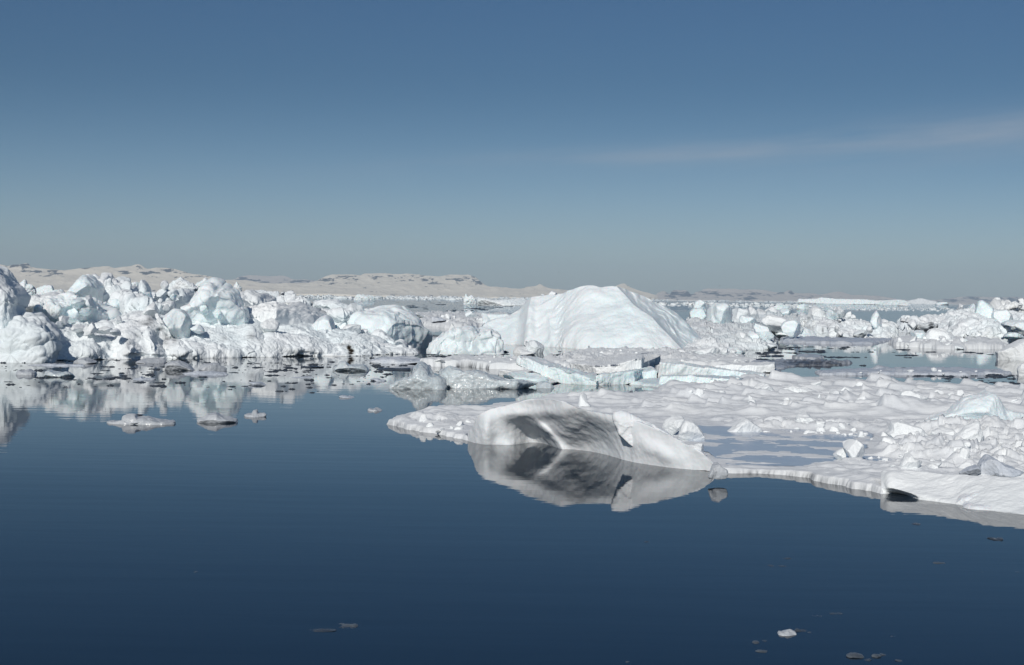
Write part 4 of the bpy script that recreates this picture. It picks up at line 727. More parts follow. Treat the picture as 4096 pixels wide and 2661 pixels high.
RR = [
 ('ice_boulder', 'big domed grey boulder with a small cap, first of the row on the rear ridge', zH((335, 500), (378, 400), (428, 348), (490, 321), (560, 356), (605, 400), (648, 440), (645, 500), (560, 520), (440, 510)), 350, 3.2, S, dict(facets=8)),
 ('ice_boulder', 'blue white boulder in the middle of the row on the rear ridge', zH((668, 470), (688, 408), (740, 382), (800, 418), (875, 485), (880, 530), (720, 540)), 345, 2.8, B, dict(facets=7)),
 ('ice_spire', 'slim pointed block behind the middle boulder of the rear ridge', zH((778, 400), (820, 338), (850, 310), (872, 350), (875, 420), (840, 450), (790, 450)), 352, 1.8, S, dict(sharp=.4)),
 ('ice_block', 'sharp tilted wedge on the rear ridge, tallest beside open water', zH((855, 475), (868, 385), (900, 315), (955, 390), (1008, 440), (1015, 490), (970, 530), (880, 525)), 346, 2.2, S, dict(sharp=.45, facets=7)),
 ('ice_block', 'hooked white block at the end of the rear ridge row', zH((998, 520), (1018, 450), (1078, 412), (1130, 428), (1122, 465), (1072, 540)), 344, 1.4, S, {}),
 ('ice_block', 'small curled last block at the tip of the rear ridge', zH((1090, 510), (1130, 462), (1168, 478), (1185, 550), (1120, 545)), 342, 1.2, S, {}),
 ('ice_block', 'shark fin shaped standing block, tall and thin, on the front ridge', zH((1410, 640), (1448, 530), (1488, 460), (1530, 418), (1560, 378), (1585, 358), (1606, 420), (1628, 500), (1630, 600), (1640, 740), (1580, 745), (1470, 700)), 243, 1.5, B, dict(sharp=.4, e=.85, facets=4)),
 ('ice_block', 'tall squarish block with a brown rusty streak at the waterline', zH((415, 720), (455, 660), (540, 656), (620, 676), (682, 690), (703, 760), (704, 860), (600, 900), (510, 890), (470, 770)), None, 2.0, RG, dict(wy=338, sharp=.4, st=[(zH((610, 740))[0], 1.0, 3.5, .8)])),
 ('ice_block', 'upright diamond shaped block on the waterline of the front ridge', zH((845, 850), (868, 780), (900, 742), (952, 780), (962, 812), (920, 870), (868, 890)), 226, 1.0, S, dict(sharp=.5)),
 ('ice_block', 'dull grey block leaning against the upright diamond one', zH((918, 870), (980, 776), (1042, 808), (1080, 880), (1000, 900)), 227, 1.3, RG, dict(sharp=.4)),
 ('ice_lump', 'rounded swollen lump in the face of the front ridge', zH((1138, 840), (1178, 756), (1260, 726), (1345, 746), (1365, 825), (1340, 880), (1200, 885)), 229, 2.0, RG, {}),
 ('ice_block', 'triangular block right under the foot of the shark fin', zH((1365, 775), (1378, 700), (1420, 656), (1465, 690), (1490, 750), (1420, 800)), 236, 1.2, S, {}),
 ('ice_block', 'three cornered block on the top left of the front ridge', zH((806, 755), (830, 680), (850, 655), (892, 690), (915, 750), (860, 775)), 234, 1.0, S, dict(sharp=.4)),
 ('ice_block', 'small square block lying on the rear snow field above the front ridge', zH((868, 575), (872, 545), (900, 538), (942, 562), (920, 606), (880, 606)), 290, 1.0, S, dict(sharp=.5)),
 ('ice_block', 'squat snow block just right of the shark fin', zH((1625, 640), (1632, 560), (1690, 538), (1742, 580), (1768, 640)), 250, 1.4, S, {}),
 ('ice_block', 'low block with a flat lit face between the squat one and the dark striped ice', zH((1955, 590), (1978, 530), (2040, 526), (2045, 585), (2000, 612)), 270, 1.2, S, dict(sharp=.4)),
 ('ice_spire', 'small thin spike of ice above the white boulder near the dark striped ice', zH((2035, 620), (2060, 560), (2080, 513), (2112, 570), (2095, 620)), 268, .9, S, dict(sharp=.4, facets=3)),
 ('ice_boulder', 'white angular boulder hanging over the dark striped ice', zH((2085, 650), (2130, 560), (2180, 556), (2245, 620), (2256, 664), (2205, 728), (2145, 720)), 238, 1.6, S, {}),
 ('ice_boulder', 'faceted boulder set in the ridge left of the white angular one', zH((1925, 700), (1978, 608), (2032, 628), (2036, 705), (1980, 745)), 246, 1.6, RG, {}),
 ('ice_block', 'dark grey ice block striped with black dirt', zI((265, 840), (335, 710), (420, 692), (500, 700), (570, 660), (608, 598), (640, 690), (690, 800), (620, 850), (500, 880), (380, 850)), 238, 1.8, RG, dict(sharp=.3, st=[(zI((430, 770))[0], 5, 4, .7), (zI((600, 760))[0], 3, 5, 1.2), (zI((620, 790))[0], 2.5, 3, 1.3), (zI((330, 800))[0], 4, 2, 1.0), (zI((520, 820))[0], 4, 2, 1.2)])),
 ('ice_block', 'small pointed block beside the dark striped one', zI((655, 770), (680, 715), (705, 680), (728, 740), (735, 790), (680, 800)), 242, .9, RG, dict(sharp=.4, st=[(zI((715, 750))[0], 1, 3, 1.0)])),
 ('ice_spire', 'rounded thumb shaped block at the left end of the blue upright group', zI((1068, 460), (1108, 400), (1138, 320), (1180, 298), (1222, 340), (1236, 415), (1205, 470), (1110, 480)), 305, 1.8, S, {}),
 ('ice_block', 'pointed blue slab standing next to the tallest blue block', zI((1255, 460), (1318, 370), (1402, 296), (1434, 340), (1446, 480), (1436, 610), (1355, 610), (1300, 530)), 298, 2.2, CY_, dict(sharp=.4, facets=7)),
 ('ice_block', 'tallest pale blue block, shaped like a tooth, on the right hand ridge', zI((1436, 620), (1458, 450), (1488, 350), (1510, 280), (1570, 250), (1645, 280), (1745, 350), (1790, 400), (1775, 500), (1725, 620), (1650, 730), (1550, 750), (1470, 690)), 287, 2.6, CY_, dict(facets=6)),
 ('ice_block', 'broad shouldered blue block right of the tallest tooth shaped one', zI((1720, 680), (1780, 500), (1850, 446), (1950, 436), (2045, 436), (2095, 500), (2165, 580), (2200, 680), (2100, 740), (1950, 760), (1760, 740)), 283, 2.6, B, dict(facets=7)),
 ('ice_block', 'pale blue slope shaped block below the thumb shaped one', zI((930, 640), (978, 520), (1050, 476), (1115, 500), (1160, 560), (1200, 660), (1100, 710), (980, 700)), 289, 2.4, CY_, {}),
 ('iceberg', 'wide lumpy berg with a dark overhung left edge, below the blue upright blocks', zI((958, 880), (985, 800), (1010, 720), (1060, 668), (1160, 656), (1300, 636), (1400, 626), (1530, 626), (1562, 690), (1585, 716), (1700, 716), (1850, 726), (1955, 790), (2045, 850), (2020, 960), (1800, 1060), (1300, 1060), (1040, 980)), None, 7, RG, dict(wy=337.8, e=.6, facets=3, cat='iceberg', spec=[('f', .5, 4, 3), ('l', .25, 1.7), ('s', .55, 1.7), ('s', .22, .8), ('f', .05, .4, 3)])),
 ('iceberg', 'undercut snow capped berg with a turquoise wall, cut by the photo edge', zI((1965, 710), (2030, 648), (2200, 636), (2400, 636), (2520, 700), (2540, 900), (2400, 1000), (2200, 990), (2080, 880), (2040, 770)), 238, 4.5, B, dict(cat='iceberg', facets=4)),
 ('ice_lump', 'smooth turquoise ice tongue at the foot of the undercut berg', zI((1990, 950), (2100, 868), (2200, 866), (2355, 920), (2400, 1010), (2150, 1030)), 224, 2.0, CY_, {}),
 ('ice_boulder', 'pale blue three part boulder on the near rubble strip', zI((195, 970), (218, 868), (300, 818), (442, 806), (502, 868), (524, 960), (510, 1020), (350, 1050), (215, 1020)), 212, 1.7, B, dict(facets=8)),
 ('ice_mound', 'long smooth grey snow whaleback behind the near rubble strip', zI((490, 930), (560, 838), (700, 796), (820, 826), (900, 896), (1000, 956), (1060, 1050), (960, 1110), (700, 1110), (510, 1060)), 210, 2.6, S, dict(spec=SMO, facets=2)),
 ('ice_block', 'low tent shaped snow block on the near rubble strip', zI((255, 1100), (330, 1005), (400, 974), (482, 1018), (600, 1078), (720, 1125), (500, 1170), (290, 1150)), 203, 1.6, S, dict(facets=3)),
 ('ice_block', 'knob topped white block at the right end of the near rubble strip', zI((1090, 1090), (1128, 990), (1150, 940), (1192, 940), (1224, 1000), (1232, 1080), (1180, 1130)), 198, 1.0, S, {}),
 ('ice_block', 'blue white cube behind the knob topped block', zI((1200, 1050), (1222, 985), (1302, 998), (1338, 1090), (1260, 1120)), 200, 1.0, B, dict(sharp=.4)),
 ('ice_lump', 'round ball of ice hanging over the water at the near rubble strip', zI((1040, 1150), (1080, 1105), (1160, 1095), (1215, 1130), (1222, 1180), (1160, 1215), (1080, 1215)), None, 1.0, M['rough'], dict(wy=349.5)),
 ('iceberg', 'rounded snow berg cut by the photo edge beside the calm lead', zI((1855, 1250), (1950, 1216), (2100, 1116), (2250, 1056), (2400, 1016), (2620, 990), (2850, 1100), (2900, 1420), (2500, 1560), (2100, 1520), (1900, 1380)), None, 3.2, S, dict(wy=360.8, e=.6, facets=4, cat='iceberg')),
 ('ice_block', 'smaller snow block cut by the photo edge at the lead', z4((2330, 770), (2340, 730), (2375, 700), (2420, 690), (2470, 760), (2450, 830), (2350, 820)), None, .8, S, dict(wy=376)),
 ('iceberg', 'distant heap of white ice blocks on the skyline behind the blue upright group', zI((1760, 420), (1785, 368), (1850, 328), (1920, 322), (2000, 328), (2150, 338), (2220, 330), (2290, 276), (2345, 262), (2460, 300), (2520, 440), (2300, 520), (1900, 500)), 430, 9, S, dict(cat='iceberg', spec=[('f', 1.0, 6, 3), ('l', .6, 3.2), ('s', 1.6, 3.2), ('s', .6, 1.4)])),
]
for k, (nm, lb, out, Y, T, mt, kw) in enumerate(RR):
    kw = dict(kw); Y = Y + (20 if 278 <= Y < 310 and out[0][0] > 940 else 8) if Y is not None and Y > 224 and Y < 400 else Y
    rock(nm, lb, out, Y, T, mt, 500 + k, cat=kw.pop('cat', nm.replace('_', ' ')), **kw)

# ---------------------------------------------------------------- thin floes between the ridges and the snow floe
FL = {}
def fl(key, label, poly, hgt, mat, seed, **kw):
    FL[key] = floe('ice_floe', label, poly, hgt, M[mat], seed, **kw)[1]
fl('strip', 'long rubble covered floe along the far side of the calm lead', zI((-180, 1040), (0, 1000), (300, 960), (700, 980), (1100, 1010), (1500, 1060), (1900, 1070), (2080, 1110), (2050, 1170), (1700, 1180), (1250, 1172), (1100, 1190), (700, 1180), (300, 1150), (0, 1130), (-180, 1120)), .45, 'snow', 81, rub=.5, rubsize=1.6, drift=.15, edge=.5, wob=.7)
fl('strip2', 'thin grey floe in front of the brown streaked block', zH((-120, 880), (200, 880), (700, 895), (1200, 905), (1650, 900), (1850, 905), (1650, 950), (1500, 985), (1100, 985), (650, 975), (200, 960), (-120, 950)), .22, 'wet', 82, rub=.25, drift=.1, edge=.4, wob=.8)
fl('strip3', 'low slushy grey floe with small white lumps in the middle of the lead', z4((700, 770), (950, 760), (1300, 752), (1700, 752), (2000, 758), (2250, 778), (2300, 795), (2000, 800), (1600, 800), (1250, 792), (1000, 800), (750, 800)), .15, 'wet', 83, rub=.25, drift=.06, edge=.3, wob=.5)
fl('strip4', 'small white floe with a leaning block in the narrow part of the lead', z4((530, 655), (600, 645), (680, 640), (760, 655), (800, 662), (740, 680), (640, 680), (540, 668)), .25, 'pale', 84, rub=.2, drift=.06, edge=.3, wob=.3)
fl('behind', 'snowy floe with a black rotten edge behind the glassy growler', zL((760, 340), (840, 280), (1000, 262), (1300, 240), (1600, 240), (1900, 262), (2200, 290), (2330, 320), (2150, 356), (1900, 350), (1640, 345), (1400, 318), (1200, 318), (1000, 320), (850, 360)), .42, 'snow', 85, rub=.45, drift=.12, edge=.6, wob=.7,
   st=[(zL((1150, 305))[0], 7, 1.6, 1.2), (zL((1300, 318))[0], 9, 1.4, 1.2), (zL((1500, 325))[0], 9, 2.0, 1.3), (zL((1620, 330))[0], 5, 1.5, 1.1)])
fl('mid1', 'narrow snowy floe just below the smooth white front of the great berg', z3((850, 765), (950, 752), (1150, 748), (1400, 748), (1600, 752), (1700, 765), (1600, 785), (1400, 790), (1200, 795), (1000, 790), (880, 785)), .30, 'snow', 86, rub=.4, drift=.1, edge=.4, wob=.5)
fl('mid2', 'broken snowy floe behind the big flat slab', z3((640, 830), (800, 805), (1000, 800), (1300, 790), (1600, 780), (1900, 800), (2200, 815), (2300, 830), (1900, 845), (1500, 850), (1100, 865), (900, 880), (750, 860)), .30, 'snow', 87, rub=.5, drift=.1, edge=.4, wob=.5)
fl('mid3', 'slushy turquoise floe ice where the two right hand slabs meet the clear pool', zJ((1700, 500), (1900, 470), (2150, 480), (2380, 440), (2520, 500), (2450, 560), (2250, 600), (2000, 560), (1750, 540)), .16, 'cyan', 88, rub=.2, drift=.05, edge=.5, wob=.5)
fl('mid4', 'snow and slush floe under the boulders below the snow slope', zG((-60, 1180), (150, 1140), (450, 1120), (900, 1150), (1400, 1200), (1500, 1270), (1450, 1340), (1100, 1360), (600, 1360), (200, 1350), (-60, 1290)), .28, 'snow', 89, rub=.5, drift=.1, edge=.4, wob=.5)
fl('mid5', 'dark slushy strip of brash ice right of the grey rimmed slab', z4((0, 775), (160, 700), (370, 690), (500, 685), (900, 690), (1030, 700), (900, 718), (600, 722), (500, 740), (350, 770), (200, 800)), .10, 'wet', 90, rub=.3, drift=.04, edge=.25, wob=.8,
   st=[(z4((700, 700))[0], 40, 4, 1.1)])
fl('pack', 'flat field of broken pack ice behind the white dome', zK((480, 450), (700, 440), (1000, 438), (1300, 440), (1600, 448), (1750, 452), (2100, 452), (2300, 480), (1900, 600), (1500, 640), (1100, 640), (750, 600), (600, 500)), .5, 'snow', 91, rub=.9, rubsize=2.2, drift=.3, edge=.8, wob=1.2, res=(1.8, 6))
rock('ice_block', 'long rounded white block like a bolster beyond the pack ice, next to the great berg', zK((1682, 450), (1690, 420), (1720, 405), (1800, 415), (1950, 425), (2110, 425), (2150, 470), (2050, 520), (1900, 545), (1760, 530), (1700, 490)), 300, 3, M['berg'], 95, facets=3, cat='ice block')
rock('ice_block', 'grey tilted plate with a dark left edge standing in the pack ice', zK((893, 540), (905, 472), (960, 480), (1080, 495), (1130, 530), (1050, 560), (920, 560)), 262, 1.6, M['wet'], 96, facets=4, cat='ice block', sharp=.4)
rock('ice_block', 'pile of white blocks forming the highest point of the pack ice', zK((1420, 440), (1440, 390), (1490, 358), (1520, 370), (1560, 410), (1640, 440), (1600, 460), (1450, 460)), 330, 2.2, M['rough'], 97, cat='ice block')
rock('ice_block', 'cracked white block group at the near left edge of the pack ice', zK((560, 470), (600, 430), (660, 410), (720, 402), (775, 440), (770, 475), (650, 490)), 300, 2.0, M['rough'], 98, cat='ice block')
# ---------------------------------------------------------------- the near snow floe
poly = [(384.5, 424.5)] + z5((200, 508), (350, 530), (500, 560), (600, 580)) + [(488, 431), (517, 424), (564, 427), (611, 434), (643, 445), (674, 456), (700, 468), (722, 473.5), (763, 474.7)] + \
    z6((900, 790), (1000, 822), (1200, 860), (1420, 903), (1480, 890), (1540, 830), (1620, 805), (1900, 810), (2380, 850)) + [(1100, 497), (1180, 500), (1180, 400), (1100, 391)] + \
    z6((2380, 190), (2000, 170), (1600, 150), (1100, 118), (700, 112), (450, 128)) + z3((2000, 1000), (1700, 1000), (1530, 992), (1490, 1050), (1300, 1066), (1000, 1056), (740, 1080), (480, 1132), (300, 1147), (180, 1166)) + z5((330, 402), (200, 422), (60, 462))
def zone(q, cx, cy, rx, ry):
    c = gp(cx, cy); return np.exp(-(((q[:, 0] - c[0]) / rx) ** 2 + ((q[:, 1] - c[1]) / ry) ** 2))
_dr = np.random.default_rng(77); DRIFT = []
for area, n_, h0, h1, l0, l1 in ((z6((-150, 240), (200, 160), (700, 115), (1100, 125), (2000, 170), (2500, 200), (2500, 420), (1800, 420), (1300, 400), (700, 400), (300, 380), (-300, 330)), 190, .18, .75, .7, 5.0),
                                 (z5((1150, 330), (1600, 290), (2300, 330), (2380, 420), (1900, 440), (1500, 390)), 26, .12, .36, 1.0, 5.0),
                                 (z6((1000, 520), (1500, 470), (2400, 470), (2400, 740), (1500, 735)), 90, .10, .38, .3, 1.6), (z5((200, 440), (700, 370), (700, 420), (400, 500)), 12, .06, .16, .5, 2.0)):
    A_ = np.array(area); lo_, hi_ = A_.min(0), A_.max(0); c_ = 0
    while c_ < n_:
        x_, y_ = _dr.uniform(lo_[0], hi_[0]), _dr.uniform(lo_[1], hi_[1])
        if sdist(np.array([x_]), np.array([y_]), A_)[0] < 0: continue
        k_ = _dr.random() ** 2; DRIFT.append((*gp(x_, y_)[:2], h0 + (h1 - h0) * k_, l0 + (l1 - l0) * _dr.random() ** 1.5, (.25 + .75 * k_) * _dr.uniform(.7, 1.4), _dr.uniform(-.45, .05))); c_ += 1
def drifts(q, z, inn):
    add = np.zeros(len(q))
    for X0, Y0, h, Ln, wd, an in DRIFT:
        m = (np.abs(q[:, 0] - X0) < Ln * 2.6 + 1) & (np.abs(q[:, 1] - Y0) < Ln * 1.6 + wd + 1)
        if not m.any(): continue
        dx, dy = q[m, 0] - X0, q[m, 1] - Y0; ca, sa = math.cos(an), math.sin(an)
        u = dx * ca + dy * sa; v = -dx * sa + dy * ca
        v = v + .18 * wd * fbm(q[m] / (wd * .8), 2, 3)
        pr = np.where(u < 0, smoothstep(-.35 * wd - .1, 0, u), np.exp(-np.maximum(u, 0) / Ln) * (1 - .0))
        cs = np.maximum(0, 1 - np.abs(v) / (wd * (1 + .25 * np.maximum(u, 0) / Ln)))
        add[m] = np.maximum(add[m], h * pr * cs ** .9)
    return z + add * inn
def near_extra(q, z, inn):
    z = drifts(q, z, inn)
    pond = np.maximum.reduce([zone(q, *z6((600, 590))[0], 5.5, 5.0), zone(q, *z6((350, 560))[0], 4.0, 4.5), zone(q, *z6((950, 530))[0], 4.5, 3.4), zone(q, *z6((1100, 690))[0], 5.0, 1.6), zone(q, *z6((700, 680))[0], 4.5, 1.5), zone(q, *z6((200, 480))[0], 3, 3)])
    pond = smoothstep(.15, .6, pond + .22 * fbm(q / 2.5, 4, 77))
    flat = .17 + .022 * fbm(q / .5, 4, 78) + .05 * fbm(q / 2.2, 3, 79)
    z = z * (1 - pond * inn) + flat * pond * inn
    rub = np.maximum.reduce([zone(q, *z6((1700, 640))[0], 5.5, 6), zone(q, *z6((2150, 680))[0], 6, 5), zone(q, *z6((1500, 560))[0], 4, 4), zone(q, *z6((900, 465))[0], 6, 2.0) * .7, zone(q, *z6((2000, 560))[0], 6, 4)])
    z = z + inn * rub * (1 - pond) * (.20 * lumps(q / .95, 41) + .30 * shard(q / .9, 42) + .17 * shard(q / .45, 44) + .10)
    z = z * (1 - .45 * zone(q, 762, 470, 1.6, 1.4))
    tip = zone(q, *z5((330, 480))[0], 5, 2.5)
    return z + inn * tip * (.15 * lumps(q / .9, 43) + .18 * shard(q / .8, 45) + .08) * (1 - .5 * zone(q, 760, 474, 3.5, 1.2))
mnd = [(*z6((2110, 400))[0], .35, 9, 5), (*z3((1900, 1050))[0], .3, 3, 2), (*z3((1560, 1030))[0], .45, 1.8, 1.5), (*z6((430, 150))[0], .5, 3, 2.5), (*z6((1900, 410))[0], .2, 8, 3), (*z5((1500, 330))[0], .25, 7, 1.6), (*z5((1700, 430))[0], .25, 5, 1.0),
       (*z5((420, 410))[0], .25, 2.2, 1.4), (*z6((1050, 400))[0], .25, 6, 1.5), (*z6((2250, 540))[0], .5, 4, 2.2)]
nf, hnear = floe('snow_floe', 'huge near snow floe with wind drifts, slabs and a blue melt pool', poly, .19, M['floe'], 61, edge=.30, wob=.28, drift=.09, mounds=mnd, extra=near_extra, res=(1.6, 3.6), cat='ice floe', st=[((x_, -2.5 + np.interp(x_, [722, 763, 807, 822, 851, 888], [474.2, 475.4, 478.5, 483, 489, 496])), 9, 3.0, a_ * .9) for x_, a_ in ((735, .5), (752, .6), (770, .6), (790, .5), (808, .65), (822, .6), (835, .5), (852, .55), (866, .5))] + [((395, 425), 9, 2, .6), ((415, 429), 9, 2, .4)])
def H_(X, Y): return float(hnear(np.array([X], float), np.array([Y], float))[0])
# melt pool: one thin sheet of wet blue ice, the floe's uneven surface stands through it
mm = ice('wet_blue_ice', (.46, .52, .61), (.58, .63, .69), .8, rough=.28, bump=.25, bscale=3, bdist=.03, spec=.55, tscale=.8, coat=.35, streak=(.3, 1.6, 1))
pg = gp(*np.array(z6((40, 430), (350, 420), (700, 450), (1200, 450), (1320, 520), (1250, 640), (1450, 690), (1400, 720), (900, 735), (420, 735), (330, 690), (200, 600), (60, 560))).T)[:, :2]
nx, ny = 90, 70
bx0, bx1 = pg.min(0), pg.max(0)
XX, YY = np.meshgrid(np.linspace(bx0[0], bx1[0], nx), np.linspace(bx0[1], bx1[1], ny))
d = sdist(XX.ravel(), YY.ravel(), pg)
Pm = np.stack([XX.ravel(), YY.ravel(), .178 + 0 * d], -1); q = gridfaces(ny, nx); q = q[(d[q] > -.3).all(1)]
us = np.unique(q); mp = np.full(len(Pm), -1); mp[us] = np.arange(len(us))
mesh_obj('melt_pool', Pm[us], mp[q], mm, kind='structure')
# crest along the waterline
wl = z5((590, 578), (640, 590), (780, 602), (950, 616), (1200, 661), (1450, 691), (1700, 722), (1900, 748), (2100, 768), (2190, 779))
cw = z5((590, 520), (625, 470), (645, 430), (680, 400), (770, 365), (820, 352), (900, 338), (980, 318), (1040, 313), (1110, 315), (1200, 330), (1300, 368), (1400, 392), (1500, 412), (1600, 440), (1700, 470), (1800, 510), (1950, 585), (2050, 640), (2120, 690), (2160, 740), (2190, 775))
f5 = lambda x, y: z5((x, y))[0]
cb_ = [(f5(1045, 690), 27, 38, 0, 2.4, 1.15), (f5(1350, 700), 30, 35, 0, 2.3, 1.15), (f5(1000, 545), 26, 8, 30, .5, 1.2), (f5(1060, 690), 15, 13, 15, .6, 1.2),
       (f5(700, 510), 9, 20, 0, -.5), (f5(875, 610), 10, 6, 8, -.3, 1.0), (f5(1060, 490), 11, 4.6, 40, -.45), (f5(1120, 560), 12, 5.4, 48, -.5), (f5(1185, 640), 10, 5, 52, -.5), (f5(1450, 440), 30, 6, 20, -.2), (f5(1010, 405), 34, 7, -4, -.35), (f5(1780, 640), 20, 8, 25, -.3)]
cr_o = berg('ice_crest', 'upturned curved ice crest with a deep shaded hollow, rising from the near floe edge', wl, cw, -.1, M['edge'], 62, bumps=cb_, back=6.0, dens=5.0, slope_p=1.3, undercut=.5, cat='ice crest', zb=.55,
            spec=[('f', .05, 1.3, 3), ('f', .010, .25, 2)], endp=.6, foot=.95)
rock('ice_plate', 'thin half round plate of ice leaning on the back of the curved crest', z5((1510, 440), (1518, 400), (1560, 390), (1620, 402), (1720, 445), (1850, 525), (1965, 592), (1930, 640), (1780, 650), (1640, 610), (1550, 530)), float(G(*f5(1700, 722))) + .55, .45, M['edge'], 63, facets=3, cat='ice plate', e=.6)
FR = [
 ('ice_block', 'upright glossy block with a straight cut side, leaning at the melt pool edge', zC((448, 312), (500, 293), (600, 288), (662, 338), (688, 385), (684, 455), (630, 495), (552, 505), (508, 430), (466, 370)), 458.5, .55, S, dict(sharp=.35, facets=3)),
 ('ice_block', 'shaded low block tucked behind the upright glossy block', zC((355, 455), (400, 408), (470, 393), (505, 450), (490, 495), (400, 492)), 457, .45, S, {}),
 ('ice_block', 'big smooth leaning block with a snow tail, highest beside the melt pool', zC((915, 220), (958, 185), (973, 110), (1030, 88), (1100, 102), (1220, 148), (1312, 188), (1375, 252), (1400, 285), (1200, 290), (1060, 270), (960, 250)), 437.5, .9, S, dict(facets=3)),
 ('ice_fin', 'sharp pointed ice fin with a straight right edge, standing on the floe', zC((1640, 270), (1720, 190), (1830, 110), (1916, 102), (1927, 180), (1943, 260), (1990, 350), (1950, 395), (1780, 390), (1680, 330)), 447, .55, S, dict(sharp=.35, facets=3, e=.9)),
 ('ice_mound', 'large hill shaped ice block with glassy facets, biggest on the snow floe', z6((1690, 400), (1850, 333), (1895, 298), (1950, 258), (2080, 222), (2140, 198), (2185, 228), (2240, 298), (2320, 338), (2420, 360), (2560, 430), (2300, 470), (1900, 460)), 426, 2.2, B, dict(facets=6, e=.9)),
 ('ice_block', 'low notched block between the leaning block and the pointed fin', z6((1745, 510), (1775, 440), (1850, 448), (1935, 468), (1940, 520), (1830, 530)), 439, .6, S, {}),
 ('ice_block', 'sharp peaked chunk in the middle of the near rubble', z6((1525, 715), (1560, 650), (1592, 598), (1625, 650), (1690, 682), (1680, 730), (1600, 735)), 468, .45, S, dict(sharp=.4)),
 ('ice_mound', 'dull grey hump of ice behind the tilted front slab', zC((1890, 660), (1925, 540), (2000, 476), (2080, 506), (2160, 556), (2310, 600), (2420, 640), (2300, 700), (1960, 690)), 474, 1.0, M['wet'], dict(facets=4)),
 ('ice_block', 'small grey spur joined to the dull grey hump', zC((1690, 650), (1780, 600), (1880, 560), (1915, 600), (1912, 660), (1800, 670)), 474, .5, M['wet'], dict(facets=4)),
 ('ice_block', 'broad flat topped chunk above the near rubble', zC((1370, 380), (1430, 328), (1520, 286), (1600, 308), (1680, 348), (1800, 395), (1600, 430), (1470, 425)), 450, .7, S, {}),
 ('ice_block', 'left one of two white blocks near the crest end', z5((1822, 500), (1850, 438), (1900, 415), (1950, 428), (1980, 470), (1935, 515), (1865, 530)), 433, .6, S, {}),
 ('ice_block', 'rounded tooth shaped block standing in the melt pool near the crest end', z5((1925, 560), (1938, 490), (1970, 445), (2022, 458), (2062, 500), (2095, 555), (2000, 572)), 438, .6, S, dict(facets=4)),
 ('ice_block', 'low pointed mound with snow tails at the far side of the melt pool', z6((350, 465), (420, 420), (480, 387), (540, 418), (600, 455), (520, 480), (410, 478)), 429, .7, S, dict(facets=3)),
 ('ice_nub', 'upright thumb of snow with a long drift tail behind the crest', zD((1378, 175), (1384, 70), (1400, 22), (1440, 10), (1472, 40), (1482, 105), (1530, 160), (1480, 200), (1400, 200)), 410, .5, S, dict(facets=1)),
 ('ice_block', 'small white block standing at the pool behind the crest tip', z5((2005, 660), (2030, 600), (2068, 576), (2092, 608), (2096, 650), (2050, 668)), 456, .35, S, {}),
 ('ice_block', 'rounded small block leaning on the one behind the crest tip', z5((1968, 640), (2000, 605), (2040, 610), (2080, 650), (2075, 672), (2000, 665)), 456.5, .35, S, {}),
 ('ice_block', 'grey glassy lump at the meeting of the crest tip and the flat floe edge', z6((228, 770), (240, 735), (262, 690), (292, 683), (315, 712), (352, 738), (352, 775), (290, 782)), 475, .35, M['pale'], dict(facets=3)),
 ('ice_wedge', 'grey tilted wedge of ice leaning on the front slab', z6((1870, 985), (1945, 915), (2050, 885), (2100, 868), (2178, 868), (2172, 912), (2085, 955), (1960, 985)), 505, .4, M['edge'], dict(sharp=.4, facets=3)),
 ('ice_lump', 'low glassy ice tongue at the bottom of the near floe beside the wedge', z6((1930, 1000), (1995, 965), (2150, 955), (2300, 938), (2420, 930), (2500, 1000), (2400, 1060), (2100, 1060)), 510, .7, M['edge'], dict(facets=2)),
 ('ice_lump', 'frosty chunk above the glassy ice tongue', z6((2140, 960), (2190, 890), (2280, 870), (2360, 910), (2340, 960), (2230, 975)), 503, .55, M['edge'], dict(facets=3)),
 ('ice_block', 'white chunk at the photo edge above the frosty chunk', z6((2305, 870), (2340, 830), (2400, 800), (2480, 850), (2440, 900), (2350, 905)), 492, .6, S, {}),
 ('snow_drift', 'wedge nosed snow drift on the far part of the near floe', z6((800, 430), (825, 385), (872, 326), (905, 360), (950, 390), (1100, 412), (1000, 440)), 424, .9, S, dict(facets=2)),
 ('snow_drift', 'sharp edged snow drift with a straight bright face, far side of the floe', z6((1110, 345), (1130, 300), (1165, 283), (1250, 298), (1480, 345), (1300, 360)), 413, .9, S, dict(facets=2)),
 ('ice_block', 'knobbly white block with a long snow tail, far side of the floe', z6((1525, 262), (1545, 205), (1600, 190), (1660, 215), (1740, 250), (1700, 270), (1600, 275)), 402, .9, S, {}),
 ('ice_block', 'pair forming block with a peaked top near the far floe edge', z6((1040, 225), (1075, 172), (1110, 195), (1150, 225), (1090, 240)), 396, .7, S, {}),
 ('ice_block', 'rounded block beside the peaked one near the far floe edge', z6((1120, 195), (1150, 168), (1190, 165), (1218, 190), (1190, 218), (1140, 215)), 394.5, .6, S, {}),
 ('snow_drift', 'long straight edged block drifted over at the far floe edge', z6((720, 200), (780, 160), (812, 155), (900, 175), (1040, 215), (900, 225)), 395, 1.2, S, dict(facets=2)),
 ('ice_block', 'big rounded block at the far left corner of the snow field', z6((530, 215), (545, 165), (600, 135), (650, 160), (690, 205), (600, 220)), 394, .9, S, {}),
 ('ice_block', 'smaller rounded block left of the big rounded corner block', z6((395, 195), (420, 150), (450, 138), (470, 165), (460, 195)), 391, .7, S, {}),
]
